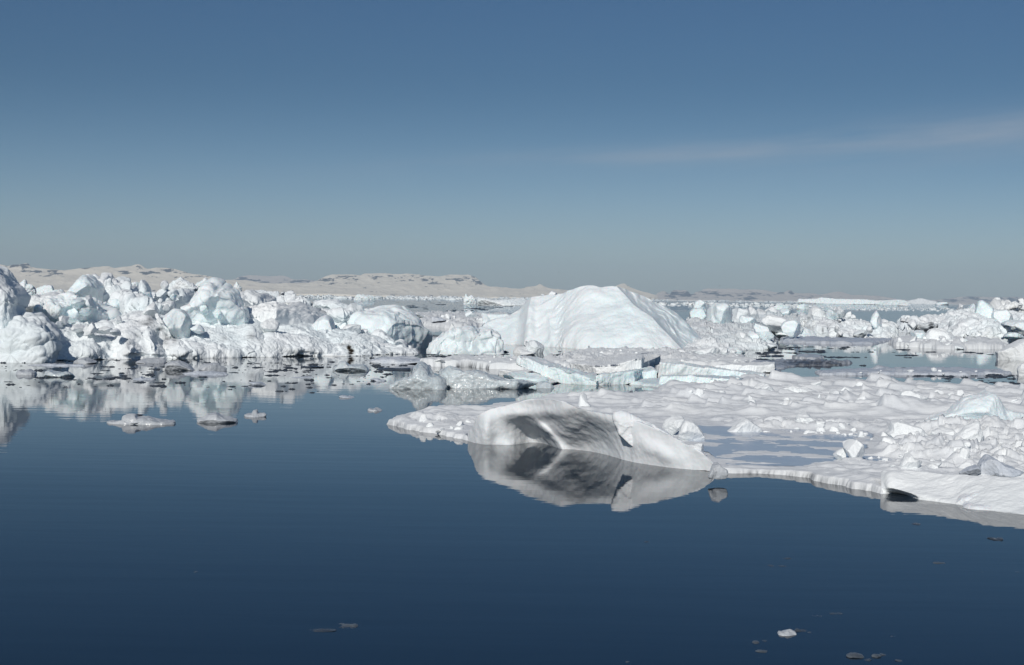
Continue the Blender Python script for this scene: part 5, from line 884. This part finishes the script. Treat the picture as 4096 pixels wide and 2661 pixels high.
for k, (nm, lb, out, by, T, mt, kw) in enumerate(FR):
    kw = dict(kw); o_ = np.array(out); cx_ = o_[:, 0].mean(); hh = np.ptp(o_[:, 1])
    onw = nm in ('ice_lump', 'ice_wedge') and by > 500
    if onw: rock(nm, lb, out, None, T, mt, 700 + k, wy=by, cat=nm.replace('_', ' '), **kw); continue
    out = [(a, b if b < by - .12 * hh else b + .12 * hh) for a, b in out]
    Y = float(G(cx_, by, .28)) + .2 * T
    rock(nm, lb, out, Y, T, mt, 700 + k, cat=nm.replace('_', ' '), **kw)
berg('ice_slab', 'large tilted front slab with a broad bright face and a black gap under its left end', z6((1405, 900), (1470, 915), (1600, 938), (1750, 955), (1850, 972), (2000, 992), (2200, 1020), (2450, 1042)),
     z6((1405, 742), (1470, 738), (1600, 744), (1750, 752), (1900, 763), (2130, 778), (2300, 788), (2450, 800)), 2.2, M['snow'], 64, back=1.2, dens=4.5, slope_p=1.0, undercut=.4, cat='ice slab', endp=.15, zb=.4,
     spec=[('f', .05, 1.5, 3), ('f', .025, (.8, .4, .4), 3), ('f', .010, .2, 3)], bumps=[(z6((1450, 770))[0], 14, 12, 0, -.6), (z6((1500, 900))[0], 10, 3.2, 14, .6, 1.0), (z6((1570, 915))[0], 10, 3, 12, .6), (z6((1700, 945))[0], 40, 3.5, 9, .25), (z6((1900, 900))[0], 16, 12, 20, .3)])
# loose rubble on the near floe: one block of each kind, then copies
rg = np.random.default_rng(5)
protos = []
def proto(k, flat):
    n_ = 3 + 0
    bm = bmesh.new(); bmesh.ops.create_icosphere(bm, subdivisions=4, radius=1)
    P = np.array([v.co[:] for v in bm.verts]); fc = np.array([[v.index for v in f.verts] for f in bm.faces]); bm.free()
    r = np.random.default_rng(900 + k); acc = np.zeros(len(P))
    for j in range(11):
        n = r.normal(size=3); n /= np.linalg.norm(n); acc += np.maximum(P @ n, 0) ** 9 / r.uniform(.55, 1.0) ** 9
    for s in (-1, 1):
        for a in range(3):
            n = np.zeros(3); n[a] = s; acc += np.maximum(P @ n, 0) ** 9
    Q = P * (acc ** (-1 / 9))[:, None]
    Q = Q * (1 + .10 * fbm(P * 1.3, 3, k) + .025 * fbm(P * 5, 3, k + 40))[:, None]
    tp = 1 - r.uniform(0, .55) * (Q[:, 2] + 1) / 2; Q[:, 0] *= tp; Q[:, 1] *= tp
    Q[:, 2] *= flat
    return raw_mesh('ice_chunk', Q, fc, M['snow'])
PM = [proto(k, fl_) for k, fl_ in enumerate((1.0, .8, .6, .5, 1.1, .7, .9, .45))]
def inside(area, n, bias=1.0):                   # n random spots inside an outline
    A = np.array(area); lo, hi = A.min(0), A.max(0); x = rg.uniform(lo[0], hi[0], n * 12); y = lo[1] + (hi[1] - lo[1]) * rg.random(n * 12) ** bias
    k = sdist(x, y, A) > 0
    return x[k], y[k]
def scatter(n, area, size, label, group, name='ice_chunk', cat='ice chunk', pm=None, sink=.25, hf=None, z0=0.0, zs=1.0):
    pm = pm or PM
    x, y = inside(area, n); g = gp(x, y, .25 if hf else 0.0)
    z = hf(g[:, 0], g[:, 1]) if hf else np.full(len(x), z0)
    k = np.flatnonzero(z > .08)[:n] if hf else np.arange(min(n, len(x)))
    for j in k:
        s = size[0] * (size[1] / size[0]) ** (rg.random() ** 1.8)
        o = link(name, pm[rg.integers(len(pm))], (g[j, 0], g[j, 1], z[j] + s * zs * (.35 - sink) * .6), label=label, cat=cat, group=group)
        o.scale = (s * rg.uniform(.8, 1.5), s * rg.uniform(.7, 1.1), s * zs * rg.uniform(.6, 1.0)); o.rotation_euler = (rg.uniform(-.3, .3), rg.uniform(-.3, .3), rg.uniform(0, 6.28))
scatter(60, z6((1150, 500), (1500, 470), (1900, 530), (2380, 560), (2380, 730), (2000, 740), (1500, 735), (1200, 660)), (.10, .34), 'small snow covered ice chunk in the near rubble of the snow floe', 'ice chunks in the near rubble of the snow floe', hf=hnear)
scatter(32, z6((550, 420), (1100, 430), (1400, 470), (1300, 495), (900, 485), (560, 470)), (.10, .30), 'small ice chunk lying along the far rim of the melt pool', 'ice chunks along the far rim of the melt pool', hf=hnear)
scatter(60, z6((0, 200), (450, 150), (1100, 130), (2380, 220), (2380, 330), (1700, 360), (900, 330), (0, 280)), (.18, .5), 'small ice chunk half buried in the drifts on the far part of the snow floe', 'ice chunks in the drifts of the snow floe', hf=hnear)
scatter(9, z5((90, 440), (300, 425), (620, 470), (600, 545), (380, 525), (120, 490)), (.14, .36), 'ice lump crusted on the pointed left tip of the near floe', 'ice lumps on the tip of the near floe', hf=hnear)
scatter(24, zG((640, 700), (1000, 720), (1300, 760), (1500, 900), (1750, 1040), (1300, 1070), (900, 1040), (800, 900)), (.18, .7), 'small ice chunk strewn on the snow slope beyond the great berg', 'ice chunks on the snow slope', z0=.9)
scatter(20, zI((-150, 1040), (300, 1000), (1000, 1040), (1300, 1100), (1300, 1150), (700, 1150), (0, 1110)), (.25, .9), 'small snow block on the floe along the far side of the lead', 'snow blocks along the far side of the lead', hf=FL['strip'])
scatter(26, zK((620, 440), (1000, 430), (1500, 440), (2000, 500), (1900, 580), (1300, 620), (800, 580)), (.4, 1.0), 'snow covered block in the pack ice field behind the white dome', 'blocks in the pack ice behind the white dome', hf=FL['pack'])
scatter(10, z4((1000, 765), (1400, 758), (2000, 762), (2250, 780), (1900, 795), (1300, 788)), (.15, .5), 'little white lump on the slushy grey floe in the lead', 'white lumps on the slushy floe in the lead', hf=FL['strip3'])
scatter(10, z3((850, 760), (1600, 755), (1650, 780), (1000, 790)), (.15, .4), 'little snow lump on the narrow floe below the great berg', 'snow lumps on the narrow floe below the great berg', hf=FL['mid1'])
scatter(10, zL((900, 300), (1200, 260), (1800, 250), (2200, 300), (1900, 340), (1400, 310)), (.15, .45), 'snow lump on the floe with the black rotten edge', 'snow lumps on the floe with the black rotten edge', hf=FL['behind'])
scatter(12, zG((0, 1170), (450, 1140), (1000, 1180), (1400, 1230), (1350, 1330), (600, 1340), (100, 1310)), (.15, .5), 'snow chunk among the boulders below the snow slope', 'snow chunks among the boulders below the snow slope', hf=FL['mid4'])
# ---------------------------------------------------------------- brash ice on the water
def flake(k, n=15):
    r = np.random.default_rng(1200 + k); th = np.linspace(0, 2 * math.pi, 26, endpoint=False)
    b = 1 + .35 * np.sin(th * 2 + r.uniform(0, 6)) * r.uniform(.3, 1) + .22 * np.sin(th * 3 + r.uniform(0, 6)) + .15 * np.sin(th * 5 + r.uniform(0, 6)) + .1 * r.normal(size=26)
    rows = []
    for s, z in ((.02, .55), (.35, .6), (.65, .5), (.9, .3), (1.0, .05), (.9, -.5), (.02, -.6)):
        rows.append(np.stack([np.cos(th) * b * s, np.sin(th) * b * s, z + .55 * s * (1 - s) * 2 * np.sin(th * 2 + k) + 0 * th], -1))
    P = np.stack(rows, 0); P[1:5, :, 2] += .28 * r.normal(size=(4, 26)) * (P[1:5, :, 2] > .1)
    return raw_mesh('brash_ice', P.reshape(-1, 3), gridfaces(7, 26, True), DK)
FK = [flake(k) for k in range(10)]
def brash(n, area, size, label, group, thick=.16, bias=1.0, el=2.4, fine=0):
    x, y = inside(area, (n + fine) * 3, bias); g = gp(x, y); m_ = len(x)
    k = perlin(np.stack([g[:, 0] / 9, g[:, 1] / 5, np.full(m_, 3.3)], -1), 9) > rg.uniform(-.5, .3, m_); g = g[k][:n + fine]
    s = size[0] * (size[1] / size[0]) ** (rg.random(len(g)) ** 2.0); order = np.argsort(-s * F / g[:, 1]); V, Q, c = [], [], 0
    for j, i in enumerate(order):
        me = FK[rg.integers(len(FK))]; sc3 = np.array([s[i] * rg.uniform(.9, el), s[i] * rg.uniform(.6, 1.2), thick * (s[i] / size[1]) ** .5 * rg.uniform(.5, 1.2)])
        if j < n:
            o = link('brash_ice', me, (g[i, 0], g[i, 1], 0), label=label, cat='brash ice', group=group)
            o.scale = sc3; o.rotation_euler = (0, 0, rg.uniform(-.5, .5))
        else:
            P = np.empty(len(me.vertices) * 3); me.vertices.foreach_get('co', P); FINE.append(P.reshape(-1, 3) * sc3 * .7 + np.array([g[i, 0], g[i, 1], 0]))
FINE = []
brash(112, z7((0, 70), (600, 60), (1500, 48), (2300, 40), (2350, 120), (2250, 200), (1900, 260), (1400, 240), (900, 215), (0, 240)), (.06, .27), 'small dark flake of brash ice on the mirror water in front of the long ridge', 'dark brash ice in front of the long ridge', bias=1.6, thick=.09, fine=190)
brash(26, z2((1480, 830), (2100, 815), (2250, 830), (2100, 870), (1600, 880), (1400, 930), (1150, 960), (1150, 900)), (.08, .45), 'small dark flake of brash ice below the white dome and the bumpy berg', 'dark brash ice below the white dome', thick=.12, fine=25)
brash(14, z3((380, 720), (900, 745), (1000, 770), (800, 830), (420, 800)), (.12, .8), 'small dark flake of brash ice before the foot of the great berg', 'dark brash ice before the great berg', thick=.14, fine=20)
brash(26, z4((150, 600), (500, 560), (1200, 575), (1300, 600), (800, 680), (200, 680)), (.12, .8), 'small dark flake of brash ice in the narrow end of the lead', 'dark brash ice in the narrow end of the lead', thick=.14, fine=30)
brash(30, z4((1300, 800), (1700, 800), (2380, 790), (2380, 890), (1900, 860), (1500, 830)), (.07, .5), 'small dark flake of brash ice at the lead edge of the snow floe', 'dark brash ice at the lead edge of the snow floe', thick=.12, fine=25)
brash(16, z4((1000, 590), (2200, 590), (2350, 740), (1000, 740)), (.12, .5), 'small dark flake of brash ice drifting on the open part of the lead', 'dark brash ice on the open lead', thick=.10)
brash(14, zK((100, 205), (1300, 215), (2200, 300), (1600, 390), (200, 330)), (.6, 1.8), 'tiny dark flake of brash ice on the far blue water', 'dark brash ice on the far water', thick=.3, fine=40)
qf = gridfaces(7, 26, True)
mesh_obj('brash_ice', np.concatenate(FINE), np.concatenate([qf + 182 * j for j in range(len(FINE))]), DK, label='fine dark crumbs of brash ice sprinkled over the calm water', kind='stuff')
# bigger floating pieces, one by one
BR = [
 ('pale ice floe with a round white head, drifting alone on blue water', zM((1140, 705), (1200, 692), (1285, 695), (1300, 640), (1360, 618), (1430, 620), (1470, 650), (1560, 650), (1650, 680), (1760, 692), (1855, 705), (1850, 730), (1500, 738), (1150, 735)), 734, zM, .8, 'pale'),
 ('low pale ice lump beside the floe with a round white head', zM((2085, 690), (2150, 660), (2200, 630), (2290, 615), (2330, 640), (2400, 660), (2500, 690), (2500, 715), (2300, 725), (2110, 715)), 720, zM, .7, 'pale'),
 ('small pale ice piece with a pointed white tip and two arms', zN((525, 715), (560, 695), (610, 690), (640, 660), (680, 650), (695, 690), (770, 690), (790, 715), (700, 732), (560, 740)), 738, zN, .5, 'pale'),
 ('little grey and white ice piece nearest the tip of the snow floe', zN((1998, 650), (2015, 635), (2060, 645), (2095, 625), (2150, 640), (2168, 660), (2100, 668), (2010, 672)), 668, zN, .4, 'pale'),
 ('dark grey flat ice piece with knobbly ends on the blue water', zN((1655, 495), (1690, 482), (1750, 488), (1800, 482), (1835, 490), (1832, 512), (1700, 514)), 512, zN, .5, 'wet'),
 ('grey ice piece with a dark bar beside it, next to the glassy growler', zN((2025, 290), (2070, 276), (2120, 275), (2150, 292), (2212, 300), (2210, 312), (2100, 314), (2030, 305)), 312, zN, .5, 'wet'),
 ('smooth rounded grey growler like a seal in the brash', zN((1580, 155), (1620, 130), (1660, 90), (1720, 82), (1770, 115), (1880, 115), (1960, 130), (2030, 180), (1900, 200), (1620, 192)), 190, zN, 1.0, 'grey'),
 ('flat grey blue floe under the mud stained ice lump', zN((2005, 75), (2060, 48), (2200, 28), (2380, 30), (2580, 50), (2720, 62), (2780, 80), (2600, 105), (2300, 108), (2100, 100)), 104, zN, 2.0, 'wet'),
 ('pale rounded floating lump left of a whiter one in the brash', zM((1745, 160), (1755, 100), (1800, 72), (1900, 72), (2000, 110), (2100, 150), (2000, 170), (1800, 172)), 165, zM, 1.2, 'pale'),
 ('whiter lumpy floating piece in the middle of the brash', zM((2110, 150), (2140, 110), (2200, 90), (2270, 82), (2330, 110), (2400, 145), (2380, 170), (2200, 175)), 168, zM, 1.2, 'pale'),
 ('broad grey slush cake in front of the whiter lumpy piece', zM((1930, 195), (2050, 180), (2200, 175), (2380, 185), (2450, 205), (2300, 222), (2000, 212)), 212, zM, 1.2, 'wet'),
 ('white snow topped floe close under the dirty streaked ridge', zM((1440, 80), (1500, 52), (1600, 38), (1720, 42), (1752, 80), (1600, 96)), 90, zM, 1.4, 'pale'),
 ('white snow topped floe close under the dark foot of the corner berg', zM((735, 85), (800, 60), (900, 32), (970, 52), (1020, 80), (900, 98)), 92, zM, 1.4, 'pale'),
 ('grey double humped ice piece, larger of two near the photo edge', zM((465, 225), (470, 180), (520, 158), (580, 180), (640, 185), (720, 178), (780, 215), (800, 235), (650, 245), (480, 242)), 236, zM, .9, 'grey'),
 ('pale ice piece, smaller of two humped ones near the photo edge', zM((165, 205), (200, 165), (260, 165), (310, 152), (380, 178), (388, 210), (300, 220), (200, 218)), 210, zM, .8, 'pale'),
 ('flat grey sheet of ice before the dark foot', zM((300, 115), (400, 98), (560, 96), (700, 102), (890, 112), (880, 122), (600, 124), (320, 122)), 120, zM, 1.5, 'wet'),
 ('flat lens shaped grey ice piece with a tiny knob', zM((1410, 258), (1470, 242), (1490, 228), (1510, 244), (1600, 246), (1645, 256), (1580, 270), (1440, 270)), 266, zM, .8, 'wet'),
 ('flat grey ice strip in the middle of the mirror', zN((535, 335), (620, 325), (720, 322), (760, 340), (830, 355), (800, 372), (700, 360), (600, 345)), 362, zN, .8, 'wet'),
 ('long thin grey ice strip with a cross shaped bump', zN((1085, 268), (1200, 262), (1300, 258), (1358, 268), (1300, 276), (1150, 274)), 274, zN, .7, 'wet'),
 ('dark ice bar with two little spikes in the brash', zN((1140, 158), (1190, 145), (1200, 112), (1220, 128), (1300, 128), (1320, 112), (1340, 125), (1475, 130), (1450, 145), (1250, 150), (1180, 168)), 150, zN, .7, 'dark'),
 ('wide dark slush bar beside the glassy growler', zN((2100, 160), (2200, 146), (2380, 148), (2500, 150), (2480, 178), (2300, 190), (2120, 185)), 182, zN, 1.2, 'dark'),
 ('clean white ice lump at the bottom of the photo, brightest of the near bits', zO((520, 640), (560, 600), (640, 590), (700, 568), (740, 580), (800, 625), (800, 660), (740, 700), (600, 690)), 655, zO, .17, 'pale'),
 ('black clear ice piece behind the clean white lump', zO((735, 600), (800, 552), (870, 565), (950, 585), (950, 605), (850, 615)), 608, zO, .12, 'dark'),
 ('small grey bit at the tip of the black clear piece', zO((930, 612), (980, 595), (1050, 602), (1040, 618), (960, 625)), 620, zO, .08, 'murk'),
 ('mottled grey ice bit under the faint pair of flakes', zO((240, 858), (280, 835), (340, 838), (405, 855), (360, 880), (300, 900)), 885, zO, .1, 'murk'),
 ('dark flake just below the mottled grey bit', zO((255, 958), (300, 948), (360, 960), (330, 972), (270, 970)), 968, zO, .07, 'dark'),
 ('bluish flake, one of a faint pair above the mottled grey bit', zO((200, 735), (240, 708), (290, 725), (300, 755), (220, 765)), 760, zO, .08, 'murk'),
 ('dark flake beside the bluish one of the faint pair', zO((335, 722), (370, 710), (412, 724), (370, 735)), 734, zO, .06, 'dark'),
 ('grey white bit with a black corner at the bottom of the photo', zO((1480, 905), (1530, 870), (1600, 856), (1690, 890), (1720, 940), (1660, 968), (1540, 955)), 960, zO, .13, 'murk'),
 ('round grey bit next to the one with a black corner', zO((1825, 920), (1840, 892), (1900, 890), (1950, 915), (1930, 955), (1860, 960)), 955, zO, .1, 'murk'),
 ('dark tail piece joined to the round grey bit', zO((1930, 905), (1960, 888), (2018, 910), (1980, 932)), 928, zO, .07, 'dark'),
 ('chain of black crumbs below the one with a black corner', zO((1720, 985), (1760, 965), (1810, 958), (1820, 985), (1740, 1002)), 998, zO, .07, 'dark'),
 ('black jagged ice pair below a grey sliver, lower right water', zO((1250, 346), (1300, 340), (1360, 345), (1425, 345), (1390, 372), (1330, 362)), 366, zO, .09, 'dark'),
 ('grey sliver with a dark tail near the black jagged pair', zO((1010, 382), (1080, 380), (1150, 380), (1120, 398), (1060, 390)), 394, zO, .07, 'murk'),
 ('long dark grey ice bar, largest bit on the lower left water', z9((1530, 606), (1570, 596), (1690, 588), (1698, 602), (1620, 614), (1540, 612)), 612, z9, .25, 'murk'),
 ('thin black strip touching the long dark grey bar', z9((1463, 620), (1500, 614), (1560, 612), (1600, 616), (1500, 628), (1470, 627)), 627, z9, .12, 'dark'),
 ('lone dark flake on the lower left water', z9((912, 344), (930, 338), (950, 343), (930, 348)), 347, z9, .12, 'dark'),
 ('tiny dark fleck, upper one of a group on the left water', z9((863, 143), (875, 139), (886, 144), (874, 146)), 145, z9, .1, 'dark'),
 ('tiny dark fleck right of the group on the left water', z9((980, 179), (988, 176), (996, 180), (988, 182)), 181, z9, .1, 'dark'),
 ('tiny dark fleck, lowest of the group on the left water', z9((963, 202), (970, 199), (978, 201), (970, 204)), 203, z9, .1, 'dark'),
 ('dark double flake at the right under the reflection of the crest', z8((208, 238), (240, 234), (265, 230), (282, 236), (262, 241), (225, 240)), 240, z8, .16, 'dark'),
 ('black knobbly flake near the photo edge, biggest below the near floe', z8((2172, 210), (2200, 206), (2235, 212), (2255, 205), (2262, 218), (2250, 228), (2210, 222)), 226, z8, .2, 'dark'),
 ('dark flake floating on the mirror of the front slab', z8((1748, 133), (1775, 127), (1812, 136), (1800, 142), (1760, 140)), 141, z8, .2, 'dark'),
 ('row of black crumbs on the lower right water, left half', z8((935, 366), (955, 363), (978, 368), (970, 375), (945, 374)), 374, z8, .12, 'dark'),
 ('row of black crumbs on the lower right water, right half', z8((996, 370), (1020, 366), (1050, 370), (1040, 375), (1005, 376)), 375, z8, .1, 'dark'),
 ('black flake above the row of crumbs', z8((1012, 330), (1045, 322), (1074, 327), (1060, 334), (1030, 335)), 334, z8, .14, 'dark'),
 ('grey broken flake halfway to the right photo edge', z8((1868, 349), (1900, 345), (1938, 352), (1910, 359), (1885, 355)), 358, z8, .12, 'murk'),
 ('thin dark flake at the right photo edge', z8((2318, 405), (2340, 401), (2360, 405), (2340, 409)), 408, z8, .1, 'dark'),
 ('thin dark flake left of the one at the right photo edge', z8((2120, 406), (2145, 403), (2172, 406), (2150, 410)), 409, z8, .1, 'dark'),
 ('pale sliver at the very bottom of the photo', z8((1655, 893), (1690, 898), (1722, 905), (1690, 906)), 906, z8, .06, 'murk'),
 ('grey sliver above the pale one at the bottom of the photo', z8((1630, 764), (1650, 764), (1670, 768), (1650, 770)), 770, z8, .06, 'murk'),
 ('dark lump at the bottom edge of the photo', z8((130, 909), (150, 904), (172, 908), (150, 915)), 914, z8, .08, 'murk'),
]
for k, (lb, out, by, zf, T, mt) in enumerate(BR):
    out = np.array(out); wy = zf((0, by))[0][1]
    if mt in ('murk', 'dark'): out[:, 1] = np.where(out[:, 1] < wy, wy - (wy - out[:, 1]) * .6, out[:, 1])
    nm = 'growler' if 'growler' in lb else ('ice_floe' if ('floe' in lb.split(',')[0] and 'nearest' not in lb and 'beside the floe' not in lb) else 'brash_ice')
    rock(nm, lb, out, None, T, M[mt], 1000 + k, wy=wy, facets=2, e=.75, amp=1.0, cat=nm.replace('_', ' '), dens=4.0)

# ---------------------------------------------------------------- far pack ice and bergs
def belt(px0, px1, yt, n, hs, label, seed, spread, kind='stuff', mat=None, name='pack_ice', cat=None):
    """a belt of countless far blocks on the water"""
    r = np.random.default_rng(seed); V, Q = [], []; c = 0
    base = PMlow; bp, bq = base
    for k in range(n):
        x = r.uniform(px0, px1); y = yt(x) + r.uniform(0, 1) ** 1.5 * spread
        g = gp(x, y); s = hs * (.35 + 1.0 * r.random() ** 3) * g[1] / F
        if perlin(np.array([[x / 22.0, y * .8, seed]]), 4)[0] < -.15 + .2 * r.random(): s *= .35
        an = r.uniform(0, 6.28); ca, sa = math.cos(an), math.sin(an)
        P = bp * (1 + .35 * r.normal(size=(len(bp), 1))) * np.array([s * r.uniform(1, 3.2), s * r.uniform(1, 2.5), s])
        P = np.stack([P[:, 0] * ca * 1.0 - P[:, 1] * sa * .5, P[:, 0] * sa * .5 + P[:, 1] * ca, P[:, 2]], -1) + np.array([g[0], g[1], 0])
        V.append(P); Q.append(bq + c); c += len(P)
    return mesh_obj(name, np.concatenate(V), np.concatenate(Q), mat or FARM, kind=kind, label=label, cat=cat)
bm = bmesh.new(); bmesh.ops.create_icosphere(bm, subdivisions=2, radius=1)
PMlow = (np.array([v.co[:] for v in bm.verts]), np.array([[v.index for v in f.verts] for f in bm.faces])); bm.free()
FARM = ice('far_ice', (.84, .87, .88), (.62, .78, .83), .5, rough=.7, bump=.0, tscale=.01)
ln = lambda *p: (lambda x: np.interp(x, *zip(*p)))
belt(390, 600, ln((390, 296.9), (430, 297.2), (500, 297.6), (600, 299)), 1500, 1.2, 'far belt of white pack ice under the flat topped mountain', 3, 2.2)
belt(300, 470, ln((300, 296.5), (390, 297.5), (470, 299.0)), 260, 1.5, 'nearer ragged edge of the far pack ice under the mountain', 4, 1.6)
belt(640, 830, ln((640, 299.8), (703, 300.6), (790, 301.8), (830, 302.4)), 900, 1.0, 'thin far belt of pack ice on the right horizon', 5, .6)
belt(640, 800, ln((640, 303), (700, 303.5), (760, 304.5), (800, 305.5)), 450, 1.5, 'broken pack ice behind the huge cube', 6, 2.6)
belt(780, 960, ln((780, 306), (850, 307), (960, 308.5)), 320, 1.0, 'scattered pack ice on the far side of the right hand water', 7, 3.2)
belt(20, 330, ln((20, 293), (330, 297.3)), 700, 1.7, 'far pack ice seen between the blocks of the long ridge', 8, 2.0)
FB = [
 ('far turquoise berg with three points in the pack ice under the mountain', zK((1400, 250), (1412, 180), (1440, 108), (1480, 140), (1530, 122), (1590, 180), (1622, 245), (1600, 275), (1420, 275)), 304.2, 'berg'),
 ('far long flat dusty berg next to the turquoise one', zK((1622, 270), (1632, 190), (1720, 175), (1800, 190), (1900, 205), (2100, 195), (2300, 175), (2400, 170), (2420, 290), (2000, 300), (1660, 300)), 305.6, 'rough'),
 ('far jagged berg crowned with points behind the corner berg', zA((200, 245), (260, 225), (340, 208), (400, 172), (440, 228), (520, 248), (560, 300), (600, 400), (400, 420), (280, 400)), 296.0, 'berg'),
 ('far blocky berg with a vertical dark end behind the corner berg', zA((560, 330), (620, 280), (740, 248), (830, 258), (872, 330), (1000, 325), (1060, 390), (1000, 425), (620, 425)), 296.2, 'berg'),
 ('far rubbly berg heap on the skyline between the egg boulder and the giant berg', zF((700, 260), (780, 190), (850, 160), (910, 130), (960, 160), (1050, 210), (1130, 250), (1200, 330), (1180, 420), (900, 420), (740, 380)), 300.5, 'rough'),
 ('far grey pyramid berg peeping over the giant round peaked berg', zF((1130, 270), (1220, 200), (1300, 130), (1340, 170), (1400, 205), (1480, 200), (1560, 280), (1500, 400), (1150, 400)), 300.0, 'berg'),
 ('far white tooth berg standing alone on the skyline', zE((920, 210), (930, 110), (975, 34), (1020, 90), (1068, 130), (1062, 210), (1000, 240)), 299.0, 'berg'),
 ('far low shelf berg attached to the white tooth', zE((770, 120), (800, 100), (920, 118), (930, 220), (800, 220)), 299.0, 'berg'),
 ('far white berg with a slanted top between cone peak and spire', zF((50, 280), (130, 200), (230, 210), (240, 330), (60, 330)), 300, 'berg'),
 ('far table berg with a crumbled striped wall over the blue water', zE((1180, 200), (1240, 160), (1340, 148), (1450, 180), (1560, 185), (1640, 190), (1655, 265), (1500, 272), (1250, 270)), 297.0, 'rough'),
 ('far flat snowy berg floating on the blue water under the mountain', zK((-350, 230), (-300, 130), (-200, 110), (-120, 120), (-20, 140), (0, 190), (-100, 205)), 300.0, 'berg'),
 ('long white tabular berg with dark caves on the right horizon', zH((170, 275), (185, 215), (280, 205), (400, 200), (500, 195), (580, 178), (650, 182), (720, 205), (900, 202), (1100, 205), (1300, 208), (1500, 225), (1700, 235), (1800, 225), (1950, 215), (2060, 240), (2200, 275), (2380, 295), (2380, 310), (1500, 305), (600, 290)), 304.4, 'berg'),
 ('smooth grey white ice dome rising behind the end of the tabular berg', zI((130, 330), (150, 262), (260, 240), (400, 208), (520, 240), (700, 275), (800, 320), (500, 345)), 304.0, 'snow'),
 ('small white berg ending the tabular berg on the right horizon', zI((620, 330), (700, 300), (800, 280), (900, 285), (940, 330), (800, 345)), 305.0, 'berg'),
 ('low white growler on the blue water before the tabular berg', zH((1900, 315), (1940, 298), (2020, 292), (2085, 308), (2000, 322)), 306.0, 'snow'),
 ('dark undersided turquoise berg lying behind the rear ridge', zH((150, 345), (180, 310), (290, 285), (370, 330), (390, 370), (280, 395), (180, 380)), 309.5, 'cyan'),
 ('turquoise berg with a shaded side behind the round ice ball', zG((1900, 330), (1950, 285), (2020, 280), (2090, 300), (2180, 330), (2150, 380), (1960, 375)), 309.0, 'cyan'),
]
for k, (lb, out, wy, mt) in enumerate(FB):
    o_ = np.array(out); cx_ = o_[:, 0].mean(); Yf = float(G(cx_, wy)); wd = np.ptp(o_[:, 0]) * Yf / F; ht = np.ptp(o_[:, 1]) * Yf / F; T = min(wd * .3, ht * 1.6)
    s_ = min(wd / 14, ht / 9)
    rock('iceberg', lb, out, None, T, M[mt], 1300 + k, wy=wy, facets=4, cat='iceberg', e=.65, dens=5, spec=[('f', .6 * s_, 3 * s_, 3), ('l', .45 * s_, 1.3 * s_), ('l', .2 * s_, .6 * s_)], sharp=.3)
# ---------------------------------------------------------------- birds
def bird(label, p, Y, span, bank, hd):
    bmat = bpy.data.materials.get('plumage') or bpy.data.materials.new('plumage'); bmat.use_nodes = True
    b_ = bmat.node_tree.nodes['Principled BSDF']; b_.inputs['Base Color'].default_value = (.10, .10, .11, 1); b_.inputs['Roughness'].default_value = .8
    c = at(p[0], p[1], Y); m = 10; n = 9
    t = np.linspace(0, 1, n)[:, None]; a = np.linspace(0, 2 * math.pi, m, endpoint=False)[None]
    r = .085 * span * np.sin(np.pi * np.clip(t, .02, .97)) ** .7 * (1 - .35 * t)
    bodyP = np.stack([(t - .5) * .55 * span + 0 * a, r * np.cos(a), r * np.sin(a) * .9], -1).reshape(-1, 3)
    wings = []
    for s in (-1, 1):
        u = np.linspace(0, 1, 9); ch = .17 * span * (1 - u) ** .6 * (1 - .2 * u) + .01 * span
        lift = .20 * span * np.sin(u * 2.2) - .10 * span * u ** 2 + bank * s * u * span * .4
        ring = []
        for du, dz in ((-.5, 0), (0, .012 * span), (.5, 0), (0, -.006 * span)):
            ring.append(np.stack([du * ch - .10 * span * u ** 1.6, s * (.05 + .5 * u) * span, lift + dz], -1))
        wings.append(np.stack(ring, 1).reshape(-1, 3))
    ca, sa = math.cos(hd), math.sin(hd); rot = np.array([[ca, -sa, 0], [sa, ca, 0], [0, 0, 1]])
    e = bpy.data.objects.new('seabird', None); C.objects.link(e); e.location = c; e['label'] = label; e['category'] = 'bird'
    for nm, P, q in (('body', bodyP, gridfaces(n, m, True)), ('wing', wings[0], gridfaces(9, 4, True)), ('wing', wings[1], gridfaces(9, 4, True))):
        o = bpy.data.objects.new(nm, raw_mesh(nm, P @ rot.T, q, bmat)); C.objects.link(o); o.parent = e
bird('small dark seabird gliding low right of the great white berg', z3((1975, 262))[0], 330, .75, .3, 1.3)
bird('tiny seabird high over the mountains, closest to the left photo edge', (48.6, 210), 420, .8, -.1, 1.6)
bird('tiny seabird above the flat topped mountain, level with the cirrus', z3((722, 63))[0], 420, .7, .2, 1.4)
bird('tiny seabird just above the small snowy peak by the great berg', z3((795, 163))[0], 420, .7, .1, 1.9)
